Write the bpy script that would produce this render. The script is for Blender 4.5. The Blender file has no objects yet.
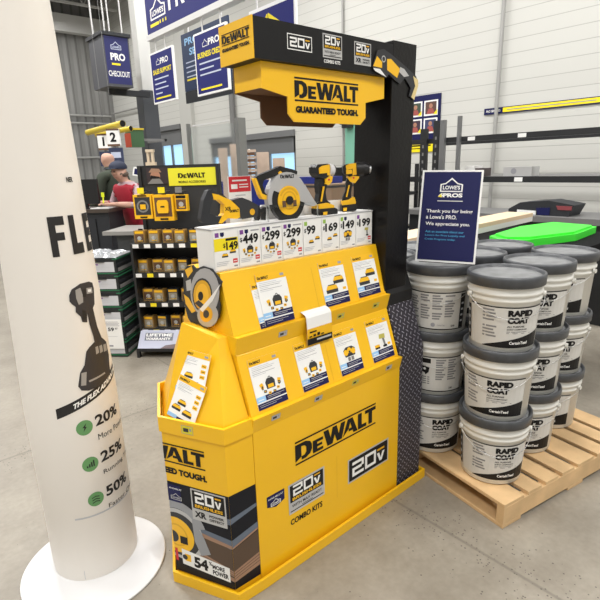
import bpy, math, random
from mathutils import Vector, Matrix
random.seed(7)
V = Vector
sc = bpy.context.scene
COL = sc.collection
R = math.radians
PI = math.pi

# ------------------------------------------------------------------ camera
CAM = V((0, 0, 1.62))
YAW, PITCH, ROLL, FPX = R(40.677), R(15.257), R(-1.744), 492.2
fwd = V((math.cos(PITCH)*math.sin(YAW), math.cos(PITCH)*math.cos(YAW), -math.sin(PITCH)))
rt = V((math.cos(YAW), -math.sin(YAW), 0))
upv = rt.cross(fwd)
r2 = math.cos(ROLL)*rt + math.sin(ROLL)*upv
u2 = -math.sin(ROLL)*rt + math.cos(ROLL)*upv
cd = bpy.data.cameras.new('camera'); cam = bpy.data.objects.new('camera', cd); COL.objects.link(cam)
m = Matrix.Identity(4)
for i in range(3):
    m[i][0] = r2[i]; m[i][1] = u2[i]; m[i][2] = -fwd[i]; m[i][3] = CAM[i]
cam.matrix_world = m
cd.sensor_width = 36; cd.sensor_fit = 'HORIZONTAL'; cd.lens = FPX/600*36; cd.clip_end = 200
sc.camera = cam

def ray(x, y):
    return r2*((x-300)/FPX) + u2*((300-y)/FPX) + fwd
def on_plane(x, y, p0, n):
    d = ray(x, y); return CAM + d*((V(p0)-CAM).dot(n)/d.dot(n))
def on_v(x, y, v): return on_plane(x, y, (0, v, 0), V((0, 1, 0)))
def on_u(x, y, u): return on_plane(x, y, (u, 0, 0), V((1, 0, 0)))

# --------------------------------------------------------------- materials
MATS = {}
def mat(name, col, rough=.5, metal=0., emit=None, es=1., bump=None, var=None, alpha=None, trans=0., coat=0., spec=None):
    if name in MATS: return MATS[name]
    mt = bpy.data.materials.new(name); mt.use_nodes = True
    nt = mt.node_tree; b = nt.nodes['Principled BSDF']
    c = (*col, 1)
    b.inputs['Base Color'].default_value = c
    b.inputs['Roughness'].default_value = rough
    b.inputs['Metallic'].default_value = metal
    if coat: b.inputs['Coat Weight'].default_value = coat; b.inputs['Coat Roughness'].default_value = .15
    if spec is not None: b.inputs['Specular IOR Level'].default_value = spec
    if trans: b.inputs['Transmission Weight'].default_value = trans; b.inputs['IOR'].default_value = 1.3
    if alpha is not None: b.inputs['Alpha'].default_value = alpha
    if emit: b.inputs['Emission Color'].default_value = (*emit, 1); b.inputs['Emission Strength'].default_value = es
    if var or bump:
        tc = nt.nodes.new('ShaderNodeTexCoord')
    if var:   # (scale, amount)
        n = nt.nodes.new('ShaderNodeTexNoise'); n.inputs['Scale'].default_value = var[0]; n.inputs['Detail'].default_value = 6
        nt.links.new(tc.outputs['Object'], n.inputs['Vector'])
        r = nt.nodes.new('ShaderNodeMapRange'); r.inputs['To Min'].default_value = 1-var[1]; r.inputs['To Max'].default_value = 1+var[1]
        r.inputs['From Min'].default_value = .3; r.inputs['From Max'].default_value = .7
        nt.links.new(n.outputs['Fac'], r.inputs['Value'])
        mx = nt.nodes.new('ShaderNodeVectorMath'); mx.operation = 'SCALE'; mx.inputs[0].default_value = col
        nt.links.new(r.outputs['Result'], mx.inputs['Scale']); nt.links.new(mx.outputs['Vector'], b.inputs['Base Color'])
    if bump:
        n = nt.nodes.new('ShaderNodeTexNoise'); n.inputs['Scale'].default_value = bump[0]; n.inputs['Detail'].default_value = 4
        nt.links.new(tc.outputs['Object'], n.inputs['Vector'])
        bp = nt.nodes.new('ShaderNodeBump'); bp.inputs['Strength'].default_value = bump[1]; bp.inputs['Distance'].default_value = .01
        nt.links.new(n.outputs['Fac'], bp.inputs['Height']); nt.links.new(bp.outputs['Normal'], b.inputs['Normal'])
    MATS[name] = mt
    return mt

YEL = mat('yellow_card', (.88, .50, .008), .38, var=(3, .03), coat=.15)
YELD = mat('yellow_card_edge', (.72, .38, .008), .45)
YPL = mat('yellow_plastic', (.9, .5, .01), .35)
BLK = mat('black_print', (.006, .006, .007), .45, spec=.3)
BLKG = mat('black_gloss_card', (.004, .0035, .004), .33, bump=(60, .1), spec=.3)
BLKP = mat('black_plastic', (.012, .012, .013), .4, spec=.4)
DGR = mat('dark_grey_plastic', (.035, .036, .04), .5, spec=.35)
GRY = mat('grey_plastic', (.2, .2, .2), .5)
WHT = mat('white_card', (.8, .8, .79), .5)
WHP = mat('white_print', (.85, .85, .84), .5)
SIL = mat('silver_print', (.48, .48, .48), .4)
SILM = mat('brushed_metal', (.62, .63, .64), .32, 1.)
NVY = mat('navy_print', (.010, .012, .075), .5, spec=.25)
BLU = mat('light_blue_print', (.3, .55, .85), .5)
CYA = mat('cyan_print', (.05, .35, .62), .5)
RED = mat('red_print', (.62, .03, .04), .5)
GRN = mat('green_print', (.12, .42, .14), .5)
TXT = mat('grey_print', (.33, .33, .36), .6)
TXT2 = mat('pale_grey_print', (.52, .53, .56), .6)
BRNW = mat('brown_wood_print', (.09, .055, .035), .5)
TANW = mat('tan_wood_print', (.34, .2, .13), .5)
CARDIN = mat('brown_board', (.13, .065, .035), .7)
PINE = mat('pine', (.62, .42, .22), .6, var=(6, .18))
SGRAY = mat('steel_grey', (.22, .225, .23), .4, .6)
BSTEEL = mat('black_steel', (.015, .016, .018), .45)
CHAR = mat('charcoal', (.026, .028, .033), .5, spec=.35)
SKIN = mat('skin', (.55, .32, .24), .55)

def plate_mat():
    mt = bpy.data.materials.new('diamond_plate_print'); mt.use_nodes = True; nt = mt.node_tree; b = nt.nodes['Principled BSDF']
    b.inputs['Roughness'].default_value = .42
    tc = nt.nodes.new('ShaderNodeTexCoord')
    sep = nt.nodes.new('ShaderNodeSeparateXYZ'); nt.links.new(tc.outputs['Object'], sep.inputs[0])
    def math_(op, a, b_=None):
        n = nt.nodes.new('ShaderNodeMath'); n.operation = op
        for i, q in enumerate((a, b_)):
            if q is None: continue
            if isinstance(q, (int, float)): n.inputs[i].default_value = q
            else: nt.links.new(q, n.inputs[i])
        return n.outputs[0]
    X = math_('ADD', sep.outputs['X'], sep.outputs['Y']); Z = sep.outputs['Z']
    S = 30.
    # staggered lugs: alternate lean by column
    cx = math_('MULTIPLY', X, S); cz = math_('MULTIPLY', Z, S)
    a = math_('ADD', cx, cz); c = math_('SUBTRACT', cx, cz)
    fa = math_('SUBTRACT', math_('FRACT', a), .5); fc = math_('SUBTRACT', math_('FRACT', c), .5)
    par = math_('MODULO', math_('ADD', math_('FLOOR', a), math_('ADD', math_('FLOOR', c), 400)), 2)
    e1 = math_('ADD', math_('MULTIPLY', math_('POWER', math_('ABSOLUTE', fa), 2), 6.), math_('MULTIPLY', math_('POWER', math_('ABSOLUTE', fc), 2), 90.))
    e2 = math_('ADD', math_('MULTIPLY', math_('POWER', math_('ABSOLUTE', fc), 2), 6.), math_('MULTIPLY', math_('POWER', math_('ABSOLUTE', fa), 2), 90.))
    m1 = math_('LESS_THAN', e1, 1.); m2 = math_('LESS_THAN', e2, 1.)
    lug = math_('ADD', math_('MULTIPLY', m1, par), math_('MULTIPLY', m2, math_('SUBTRACT', 1., par)))
    mix = nt.nodes.new('ShaderNodeMix'); mix.data_type = 'RGBA'
    mix.inputs[6].default_value = (.028, .025, .035, 1); mix.inputs[7].default_value = (.34, .33, .38, 1)
    nt.links.new(lug, mix.inputs[0]); nt.links.new(mix.outputs[2], b.inputs['Base Color'])
    return mt
PLATE = plate_mat()

# ------------------------------------------------------------ mesh builder
_glyph = {}
def glyphs(s, bold, shear):
    k = (s, bold, shear)
    if k not in _glyph:
        c = bpy.data.curves.new('t', 'FONT'); c.body = s; c.offset = bold; c.shear = shear; c.resolution_u = 3
        o = bpy.data.objects.new('t', c); COL.objects.link(o)
        dg = bpy.context.evaluated_depsgraph_get(); me = bpy.data.meshes.new_from_object(o.evaluated_get(dg))
        vs = [(v.co.x, v.co.y) for v in me.vertices]; fs = [tuple(p.vertices) for p in me.polygons]
        bpy.data.objects.remove(o); bpy.data.curves.remove(c); bpy.data.meshes.remove(me)
        x0 = min(v[0] for v in vs); x1 = max(v[0] for v in vs); y0 = min(v[1] for v in vs); y1 = max(v[1] for v in vs)
        _glyph[k] = ([((x-x0)/(x1-x0), (y-y0)/(y1-y0)) for x, y in vs], fs, (x1-x0), (y1-y0))
    return _glyph[k]

class Frame:
    def __init__(s, O, X, Y):
        s.O = V(O); s.X = V(X).normalized(); Y = V(Y); s.Y = (Y - s.X*Y.dot(s.X)).normalized(); s.N = s.X.cross(s.Y)
    def __call__(s, x, y, off=0.): return s.O + s.X*x + s.Y*y + s.N*off
    def sub(s, x, y, ang=0., off=0.):
        c, q = math.cos(ang), math.sin(ang)
        return Frame(s(x, y, off), s.X*c + s.Y*q, -s.X*q + s.Y*c)

class MB:
    def __init__(s): s.v = []; s.f = []; s.m = []; s.mats = []; s.sm = []
    def mi(s, mt):
        if mt not in s.mats: s.mats.append(mt)
        return s.mats.index(mt)
    def add(s, vs, fs, mt, smooth=False):
        b = len(s.v); s.v += [V(q) for q in vs]; k = s.mi(mt)
        for f in fs: s.f.append(tuple(b+i for i in f)); s.m.append(k); s.sm.append(smooth)
        return s
    def poly(s, pts, mt): return s.add(pts, [tuple(range(len(pts)))], mt)
    # decals on a frame
    def rect(s, F, x0, y0, x1, y1, mt, off=.001): return s.poly([F(x0, y0, off), F(x1, y0, off), F(x1, y1, off), F(x0, y1, off)], mt)
    def shape(s, F, pts, mt, off=.001): return s.poly([F(x, y, off) for x, y in pts], mt)
    def disc(s, F, x, y, r, mt, off=.001, ry=None, n=24, a0=0, a1=2*PI):
        ry = ry or r
        return s.poly([F(x+r*math.cos(a0+(a1-a0)*i/n), y+ry*math.sin(a0+(a1-a0)*i/n), off) for i in range(n if a1-a0 > 6.28 else n+1)], mt)
    def ring(s, F, x, y, r0, r1, mt, off=.001, n=24, a0=0, a1=2*PI, k=1.):
        vs = []; fs = []
        for i in range(n+1):
            a = a0+(a1-a0)*i/n
            vs += [F(x+r0*math.cos(a)*k, y+r0*math.sin(a), off), F(x+r1*math.cos(a)*k, y+r1*math.sin(a), off)]
            if i: fs.append((2*i-2, 2*i-1, 2*i+1, 2*i))
        return s.add(vs, fs, mt)
    def frame(s, F, x0, y0, x1, y1, t, mt, off=.001):
        s.rect(F, x0, y0, x1, y0+t, mt, off); s.rect(F, x0, y1-t, x1, y1, mt, off)
        s.rect(F, x0, y0+t, x0+t, y1-t, mt, off); return s.rect(F, x1-t, y0+t, x1, y1-t, mt, off)
    def text(s, F, t, x, y, h, mt, w=None, bold=.02, shear=0., off=.0015, align='l', hfix=True):
        vs, fs, W, H = glyphs(t, bold, shear)
        hh = h; ww = w if w else h*W/H
        if align == 'c': x -= ww/2
        if align == 'r': x -= ww
        return s.add([F(x+a*ww, y+b*hh, off) for a, b in vs], fs, mt)
    def prism(s, F, pts, d0, d1, mt, side=None, smooth=False):
        # outline in frame, from depth d0 (back) to d1 (front)
        ar = sum(pts[i][0]*pts[(i+1) % len(pts)][1]-pts[(i+1) % len(pts)][0]*pts[i][1] for i in range(len(pts)))
        if ar < 0: pts = pts[::-1]
        n = len(pts)
        vs = [F(x, y, d0) for x, y in pts] + [F(x, y, d1) for x, y in pts]
        s.add(vs, [tuple(range(n-1, -1, -1)), tuple(range(n, 2*n))], mt)
        s.add(vs, [(i, (i+1) % n, n+(i+1) % n, n+i) for i in range(n)], side or mt, smooth)
        return s
    def box(s, a, b, mt):
        x0, y0, z0 = a; x1, y1, z1 = b
        vs = [(x0,y0,z0),(x1,y0,z0),(x1,y1,z0),(x0,y1,z0),(x0,y0,z1),(x1,y0,z1),(x1,y1,z1),(x0,y1,z1)]
        return s.add(vs, [(3,2,1,0),(4,5,6,7),(0,1,5,4),(1,2,6,5),(2,3,7,6),(3,0,4,7)], mt)
    def fbox(s, F, x0, y0, x1, y1, d0, d1, mt): return s.prism(F, [(x0,y0),(x1,y0),(x1,y1),(x0,y1)], d0, d1, mt)
    def loft(s, rings, mt, cap=True, smooth=False):
        n = len(rings[0]); vs = [p for r in rings for p in r]; fs = []
        for j in range(len(rings)-1):
            for i in range(n):
                k = (i+1) % n; fs.append((j*n+i, j*n+k, (j+1)*n+k, (j+1)*n+i))
        s.add(vs, fs, mt, smooth)
        if cap: s.add(rings[0], [tuple(range(n-1, -1, -1))], mt); s.add(rings[-1], [tuple(range(n))], mt)
        return s
    def tube(s, a, b, r0, mt, r1=None, n=12, cap=True):
        a = V(a); b = V(b); d = (b-a).normalized(); r1 = r0 if r1 is None else r1
        x = d.orthogonal().normalized(); y = d.cross(x)
        rr = lambda p, r: [p + x*r*math.cos(2*PI*i/n) + y*r*math.sin(2*PI*i/n) for i in range(n)]
        return s.loft([rr(a, r0), rr(b, r1)], mt, cap, True)
    def path(s, pts, r, mt, n=8):
        for i in range(len(pts)-1):
            s.tube(pts[i], pts[i+1], r, mt, n=n)
        return s
    def lathe(s, c, prof, mt, n=48, cap=True):
        c = V(c); rings = [[c + V((r*math.cos(2*PI*i/n), r*math.sin(2*PI*i/n), z)) for i in range(n)] for r, z in prof]
        return s.loft(rings, mt, cap, True)
    def build(s, name, parent=None, base=None, bevel=0., **kw):
        me = bpy.data.meshes.new(name); o = bpy.data.objects.new(name, me); COL.objects.link(o)
        if parent is not None:
            M = world(parent).inverted(); o.parent = parent
            vs = [M @ q for q in s.v]
        else:
            if base is None:
                xs = [q.x for q in s.v]; ys = [q.y for q in s.v]; zs = [q.z for q in s.v]
                base = V(((min(xs)+max(xs))/2, (min(ys)+max(ys))/2, min(zs)))
            o.location = base; vs = [q-V(base) for q in s.v]
        me.from_pydata(vs, [], s.f)
        for mt in s.mats: me.materials.append(mt)
        me.polygons.foreach_set('material_index', s.m); me.polygons.foreach_set('use_smooth', s.sm)
        me.update()
        if bevel:
            md = o.modifiers.new('bevel', 'BEVEL'); md.width = bevel; md.segments = 2; md.limit_method = 'ANGLE'; md.angle_limit = R(50)
        tag(o, **kw)
        return o

def world(o):
    M = Matrix.LocRotScale(o.location, o.rotation_euler, o.scale)
    return (world(o.parent) @ M) if o.parent else M
def tag(o, label=None, cat=None, group=None, kind=None):
    if label: o['label'] = label
    if cat: o['category'] = cat
    if group: o['group'] = group
    if kind: o['kind'] = kind
    return o
def thing(name, loc, label, cat, group=None, rz=0.):
    o = bpy.data.objects.new(name, None); COL.objects.link(o); o.location = loc; o.rotation_euler = (0, 0, rz); o.empty_display_size = .1
    return tag(o, label, cat, group)
def dup(root, loc=None, rz=None, label=None, group=None):
    r = root.copy(); COL.objects.link(r)
    if loc is not None: r.location = loc
    if rz is not None: r.rotation_euler = (0, 0, rz)
    if label: r['label'] = label
    if group: r['group'] = group
    for ch in list(root.children):
        c = ch.copy(); COL.objects.link(c); c.parent = r
        for g in list(ch.children):
            d = g.copy(); COL.objects.link(d); d.parent = c
    return r

# ------------------------------------------------------- logo lettering kit
def wordmark(mb, F, x, y, w, h, mt, off=.0015, lines=True, lt=.07):
    """wide bold word between two rules"""
    if lines:
        t = h*lt; mb.rect(F, x, y+h-t, x+w, y+h, mt, off); mb.rect(F, x, y, x+w, y+t, mt, off)
    y0 = y + h*.14; H = h*.72
    # letters: D e W A L T, polygons in unit boxes
    L = [
     (.00, .185, [[(0,0),(.62,0),(.9,.14),(1,.36),(1,.64),(.9,.86),(.62,1),(0,1)]], [[(.36,.2),(.55,.22),(.66,.36),(.66,.64),(.55,.78),(.36,.8)]]),
     (.195, .12, [[(0,0),(1,0),(1,.17),(.42,.17),(.42,.3),(.9,.3),(.9,.45),(.42,.45),(.42,.58),(1,.58),(1,.75),(0,.75)]], []),
     (.32, .27, [[(0,1),(.22,1),(.32,.42),(.41,1),(.6,1),(.69,.42),(.79,1),(1,1),(.83,0),(.6,0),(.5,.5),(.4,0),(.17,0)]], []),
     (.555, .195, [[(0,0),(.28,0),(.34,.2),(.66,.2),(.72,0),(1,0),(.66,1),(.34,1)]], [[(.4,.38),(.6,.38),(.5,.75)]]),
     (.755, .115, [[(0,0),(1,0),(1,.22),(.45,.22),(.45,1),(0,1)]], []),
     (.85, .15, [[(.33,0),(.67,0),(.67,.78),(1,.78),(1,1),(0,1),(0,.78),(.33,.78)]], []),
    ]
    for x0, ww, outs, holes in L:
        P = lambda q: (x+(x0+q[0]*ww)*w, y0+q[1]*H)
        for o_ in outs:
            if holes:   # bridge hole with keyhole cut
                hole = holes[0][::-1]
                start = min(range(len(hole)), key=lambda i: hole[i][1]+abs(hole[i][0]-.4)*.1)
                hole = hole[start:]+hole[:start]
                hx, hy = hole[0]
                pts = []
                # find bottom edge of outline to bridge
                if x0 == 0: pts = [(0,0),(hx,0)]+hole+[(hx,hy),(hx,0)]+o_[1:]
                else: pts = [(0,0),(.28,0),(.34,.2),(hx,.2)]+hole+[(hx,hy),(hx,.2)]+[(.66,.2),(.72,0),(1,0),(.66,1),(.34,1)]
                tri_poly(mb, F, [P(q) for q in pts], mt, off)
            else:
                tri_poly(mb, F, [P(q) for q in o_], mt, off)
def tri_poly(mb, F, pts, mt, off):
    from mathutils.geometry import tessellate_polygon
    t = tessellate_polygon([[V((a, b, 0)) for a, b in pts]])
    mb.add([F(a, b, off) for a, b in pts], [tuple(q) for q in t], mt)

def v20(mb, F, x, y, w, h, mt, accent, off=.0015):
    """squared 20v numerals"""
    t = h*.2
    a = w*.34
    # 2
    mb.rect(F, x, y+h-t, x+a, y+h, mt, off); mb.rect(F, x+a-t, y+h/2, x+a, y+h-t, mt, off); mb.rect(F, x, y+h/2-t/2, x+a-t, y+h/2+t/2, mt, off)
    mb.rect(F, x, y, x+t, y+h/2-t/2, mt, off); mb.rect(F, x+t, y, x+a, y+t, mt, off)
    # 0
    b = x+a+w*.04
    mb.frame(F, b, y, b+a, y+h, t, mt, off)
    # v
    c = b+a+w*.03; d = x+w-c
    mb.shape(F, [(c, y+h*.62), (c+d*.3, y+h*.62), (c+d*.5, y+h*.22), (c+d*.7, y+h*.62), (c+d, y+h*.62), (c+d*.64, y), (c+d*.36, y)], mt, off)
    mb.rect(F, c+d*.05, y+h*.78, c+d*.95, y+h*.92, accent, off)
def badge20(mb, F, x0, y0, x1, y1, off=.001):
    w = x1-x0; h = y1-y0; t = min(w, h)*.06
    mb.rect(F, x0, y0, x1, y1, SIL, off); mb.rect(F, x0+t, y0+t, x1-t, y1-t, BLK, off+.0004)
    v20(mb, F, x0+w*.1, y0+h*.2, w*.8, h*.6, WHP, YELD, off+.0008)
def badge_two(mb, F, x0, y0, x1, y1, low, off=.001):
    """black 20v max brushless badge over a silver strip"""
    w = x1-x0; h = y1-y0; t = w*.04
    mb.rect(F, x0, y0, x1, y1, SIL, off); mb.rect(F, x0+t, y0+h*.38, x1-t, y1-t, BLK, off+.0004)
    v20(mb, F, x0+w*.12, y0+h*.56, w*.76, h*.36, WHP, YELD, off+.0008)
    mb.text(F, 'BRUSHLESS', x0+w*.1, y0+h*.42, h*.1, YPL, w=w*.8, bold=.03, off=off+.0008)
    if low == 'kit':
        mb.rect(F, x0+t, y0+t*1.2, x1-t, y0+h*.1, BLK, off+.0004)
        mb.text(F, 'WITH MAX READY', x0+w*.08, y0+h*.2, h*.1, BLK, w=w*.84, bold=.01, off=off+.0008)
        mb.rect(F, x0+w*.35, y0+h*.13, x1-w*.35, y0+h*.15, BLK, off+.0008)
    else:
        mb.text(F, 'XR', x0+w*.07, y0+h*.1, h*.2, BLK, w=w*.34, bold=.04, off=off+.0008)
        mb.text(F, 'POWER', x0+w*.5, y0+h*.21, h*.08, BLK, w=w*.42, bold=.03, off=off+.0008)
        mb.text(F, 'DETECT', x0+w*.5, y0+h*.09, h*.08, BLK, w=w*.42, bold=.03, off=off+.0008)
def house_logo(mb, F, x, y, w, h, line, off=.0012, fill=None, txt=None, name=True):
    """gabled house outline badge"""
    o_ = [(0,0),(1,0),(1,.55),(.78,.62),(.5,1),(.22,.62),(0,.55)]
    i_ = [(.06,.08),(.94,.08),(.94,.49),(.75,.55),(.5,.88),(.25,.55),(.06,.49)]
    if fill: mb.shape(F, [(x+a*w, y+b*h) for a, b in o_], fill, off-.0004)
    n = len(o_)
    for i in range(n):
        j = (i+1) % n
        mb.shape(F, [(x+o_[i][0]*w, y+o_[i][1]*h), (x+o_[j][0]*w, y+o_[j][1]*h), (x+i_[j][0]*w, y+i_[j][1]*h), (x+i_[i][0]*w, y+i_[i][1]*h)], line, off)
    if name: mb.text(F, "LOWE'S", x+w*.12, y+h*.17, h*.28, txt or line, w=w*.76, bold=.03, off=off)

def clip(mb, p0, n):
    """keep the half of a printed mesh on the +n side"""
    p0 = V(p0); n = V(n); out = MB(); out.mats = mb.mats
    for f, k in zip(mb.f, mb.m):
        ps = [mb.v[i] for i in f]; q = []
        for i in range(len(ps)):
            a, b = ps[i], ps[(i+1) % len(ps)]; da, db = (a-p0).dot(n), (b-p0).dot(n)
            if da >= 0: q.append(a)
            if da*db < 0: q.append(a+(b-a)*(da/(da-db)))
        if len(q) > 2:
            i0 = len(out.v); out.v += q; out.f.append(tuple(range(i0, i0+len(q)))); out.m.append(k); out.sm.append(False)
    return out
def merge(a, b):
    i0 = len(a.v); a.v += b.v
    for f, k, s_ in zip(b.f, b.m, b.sm): a.f.append(tuple(i+i0 for i in f)); a.m.append(a.mi(b.mats[k])); a.sm.append(s_)
    return a

# =========================================================== THE DISPLAY STAND
UL, UR, UE = .908, 1.767, 1.957
stand = thing('display_stand', (1.33, 1.6, 0), 'large yellow and black cardboard tool display stand with a header and two sloped tiers', 'display stand')
FF = Frame((0, 1.345, 0), (1, 0, 0), (0, 0, 1))

mb = MB(); mb.box((UL, 1.345, .004), (UR, 1.875, .68), YEL)
wordmark(mb, FF, 1.105, .452, .49, .106, BLK)
mb.rect(FF, 1.3385, .182, 1.3405, .392, YELD, .0008)
badge20(mb, FF, 1.409, .215, 1.693, .338)
badge_two(mb, FF, 1.062, .24, 1.263, .38, 'kit')
mb.text(FF, 'COMBO KITS', 1.068, .187, .028, BLK, w=.18, bold=.03)
mb.shape(FF, [(.954, .334), (.998, .318), (1.042, .334), (1.042, .381), (.954, .381)], NVY)
mb.text(FF, 'AVAILABLE AT', .96, .362, .008, WHP, w=.076, bold=.01)
house_logo(mb, FF, .972, .329, .05, .028, WHP, .0015)
mb.build('front_panel', stand)

mb = MB(); mb.box((UR, 1.347, .004), (UE, 1.873, .735), PLATE)
mb.build('side_panel', stand, label='black diamond plate side panel')
# sloped black tiers on the right
def slope_uv(u0, u1, prof, mt, name, bevel=0., **kw):
    n = len(prof); b = MB()
    vs = [V((u0, v, z)) for v, z in prof]+[V((u1, v, z)) for v, z in prof]
    b.add(vs, [tuple(range(n)), tuple(range(2*n-1, n-1, -1))], mt)
    b.add(vs, [(i, n+i, n+(i+1) % n, (i+1) % n) for i in range(n)], mt)
    return b
slope_uv(UR+.002, UE, [(1.347, .735), (1.425, .965), (1.795, .965), (1.87, .735)], PLATE, '').build('sloped_side_panel', stand, label='black diamond plate slope')
slope_uv(UR+.002, UE, [(1.425, .965), (1.425, 1.02), (1.51, 1.215), (1.71, 1.215), (1.795, 1.02), (1.795, .965)], CHAR if False else mat('black_card', (.012, .012, .013), .5, spec=.4), '').build('side_step', stand, bevel=.003)

# base tray
def band(pts, z0, z1, t, mt, close=True):
    """upright strip that follows a plan outline, thickness t inward"""
    b = MB(); n = len(pts); P = [V((x, y, 0)) for x, y in pts]
    inn = []
    for i in range(n):
        a = (P[i]-P[i-1]); c = (P[(i+1) % n]-P[i])
        if not close and i == 0: a = c
        if not close and i == n-1: c = a
        na = V((-a.y, a.x, 0)).normalized(); nc = V((-c.y, c.x, 0)).normalized()
        mm = (na+nc); mm = mm/ (mm.dot(na)) if mm.length > 1e-6 else na
        inn.append(P[i]+mm*t)
    vs = []
    for q, w_ in zip(P, inn):
        vs += [V((q.x, q.y, z0)), V((q.x, q.y, z1)), V((w_.x, w_.y, z1)), V((w_.x, w_.y, z0))]
    fs = []
    for i in range(n if close else n-1):
        a, c = 4*i, 4*((i+1) % n)
        for k in range(4): fs.append((a+k, c+k, c+(k+1) % 4, a+(k+1) % 4))
    b.add(vs, fs, mt); return b
tray = [(UE+.012, 1.315), (UE+.012, 1.90), (.80, 1.90), (.652, 1.60), (.785, 1.322), (.90, 1.315)]
band(tray, 0, .05, .012, YEL).build('base_tray', stand, bevel=.002)

# ledges and tiers of the yellow part
def tag_print(b, F, x, z, mt, w=.042, h=.024):
    b.rect(F, x, z, x+w, z+h, mt, .001); b.frame(F, x, z, x+w, z+h, .0015, TXT, .0012)
    b.rect(F, x+w*.15, z+h*.25, x+w*.6, z+h*.7, DGR, .0012); b.rect(F, x+w*.68, z+h*.4, x+w*.86, z+h*.75, TXT, .0012)
mb = MB(); mb.loft([[V((UL-.003, 1.344, .681)), V((UR+.002, 1.344, .681)), V((UR+.002, 1.88, .681)), V((UL-.003, 1.88, .681))], [V((UL-.003, 1.330, .738)), V((UR+.002, 1.330, .738)), V((UR+.002, 1.88, .738)), V((UL-.003, 1.88, .738))]], YEL)
LF = Frame((0, 1.3405, .6955), (1, 0, 0), (0, -.014, .057))
YTAG = mat('yellow_tag', (.7, .62, .02), .5)
for x, mt_ in ((.99, SIL), (1.21, SIL), (1.43, YTAG), (1.655, SIL)): tag_print(mb, LF, x, .004, mt_)
mb.build('lower_ledge', stand, bevel=.002)
T1 = [(1.352, .738), (1.427, .958), (1.80, .958), (1.872, .738)]
T2 = [(1.432, 1.03), (1.497, 1.256), (1.73, 1.256), (1.795, 1.03)]
T1F = Frame((0, 1.352, .738), (1, 0, 0), (0, .075, .22)); T2F = Frame((0, 1.432, 1.03), (1, 0, 0), (0, .065, .226))
b = slope_uv(UL+.004, UR-.003, T1, YEL, ''); b.rect(T1F, 1.337, .006, 1.3395, .165, YELD, .0006); b.build('lower_display_tier', stand, bevel=.002)
mb = MB(); mb.loft([[V((UL, 1.428, .958)), V((UR+.001, 1.428, .958)), V((UR+.001, 1.805, .958)), V((UL, 1.805, .958))], [V((UL, 1.409, 1.03)), V((UR+.001, 1.409, 1.03)), V((UR+.001, 1.805, 1.03)), V((UL, 1.805, 1.03))]], YEL)
LF2 = Frame((0, 1.4222, .98), (1, 0, 0), (0, -.019, .072))
for x, mt_ in ((1.105, SIL), (1.425, YTAG), (1.655, YTAG)): tag_print(mb, LF2, x, .002, mt_)
mb.build('upper_ledge', stand, bevel=.002)
b = slope_uv(UL+.002, UR-.004, T2, YEL, ''); b.rect(T2F, 1.338, .006, 1.3405, .19, YELD, .0006); b.build('upper_display_tier', stand, bevel=.002)

# angled end of the stand
A_, B_, M_, B2_, A2_ = (UL-.001, 1.347), (.79, 1.352), (.672, 1.60), (.80, 1.87), (UL-.001, 1.873)
plan = [A_, B_, M_, B2_, A2_]
mb = MB(); nP = 5
vs = [V((x, y, .004)) for x, y in plan]+[V((x, y, .68)) for x, y in plan]
mb.add(vs, [(0, 1, 2, 3, 4), (9, 8, 7, 6, 5)]+[((i+1) % nP, i, nP+i, nP+(i+1) % nP) for i in range(nP)], YEL)
EF = Frame((*M_, 0), (B_[0]-M_[0], B_[1]-M_[1], 0), (0, 0, 1)); EL = math.dist(M_, B_)
EG = Frame((*B_, 0), (A_[0]-B_[0], A_[1]-B_[1], 0), (0, 0, 1)); GL = math.dist(A_, B_)
EH = Frame((*B2_, 0), (M_[0]-B2_[0], M_[1]-B2_[1], 0), (0, 0, 1)); HL = math.dist(B2_, M_)
# logo wrapping over the middle fold
lg = MB(); wordmark(lg, EF, -.205, .552, .39, .08, BLK); lg.text(EF, 'GUARANTEED TOUGH.', -.16, .503, .027, BLK, w=.348, bold=.06)
merge(mb, clip(lg, EF(0, 0), EF.X))
lg = MB(); wordmark(lg, EH, HL-.205, .552, .39, .08, BLK); lg.text(EH, 'GUARANTEED TOUGH.', HL-.16, .503, .027, BLK, w=.348, bold=.06)
merge(mb, clip(lg, EH(HL, 0), -EH.X))
# printed photograph of a saw on timber
NIGHT = mat('dark_photo_print', (.008, .009, .014), .5, spec=.25)
FOG = mat('blue_grey_photo_print', (.12, .15, .2), .45)
mb.rect(EF, 0, .05, EL, .466, NIGHT, .0006)
mb.shape(EF, [(EL*.62, .355), (EL, .37), (EL, .345), (EL*.6, .325)], FOG, .0012)
mb.shape(EF, [(EL*.55, .25), (EL, .30), (EL, .345), (EL*.62, .325)], NIGHT, .0011)
mb.shape(EF, [(EL*.4, .225), (EL, .235), (EL, .275), (EL*.5, .29)], FOG, .0012)
mb.shape(EF, [(EL*.42, .17), (EL, .125), (EL, .232), (EL*.45, .27)], BRNW, .0013)
mb.shape(EF, [(EL*.42, .252), (EL, .236), (EL, .25), (EL*.45, .272)], TANW, .0014)
mb.shape(EF, [(0, .145), (EL, .085), (EL, .135), (EL*.3, .19), (0, .21)], TANW, .0015)
mb.shape(EF, [(0, .17), (EL, .105), (EL, .11), (0, .177)], BRNW, .0017)
for a in range(3): mb.shape(EF, [(0, .195-.012*a), (EL, .127-.012*a), (EL, .129-.012*a), (0, .1975-.012*a)], BRNW, .0018)
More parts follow.
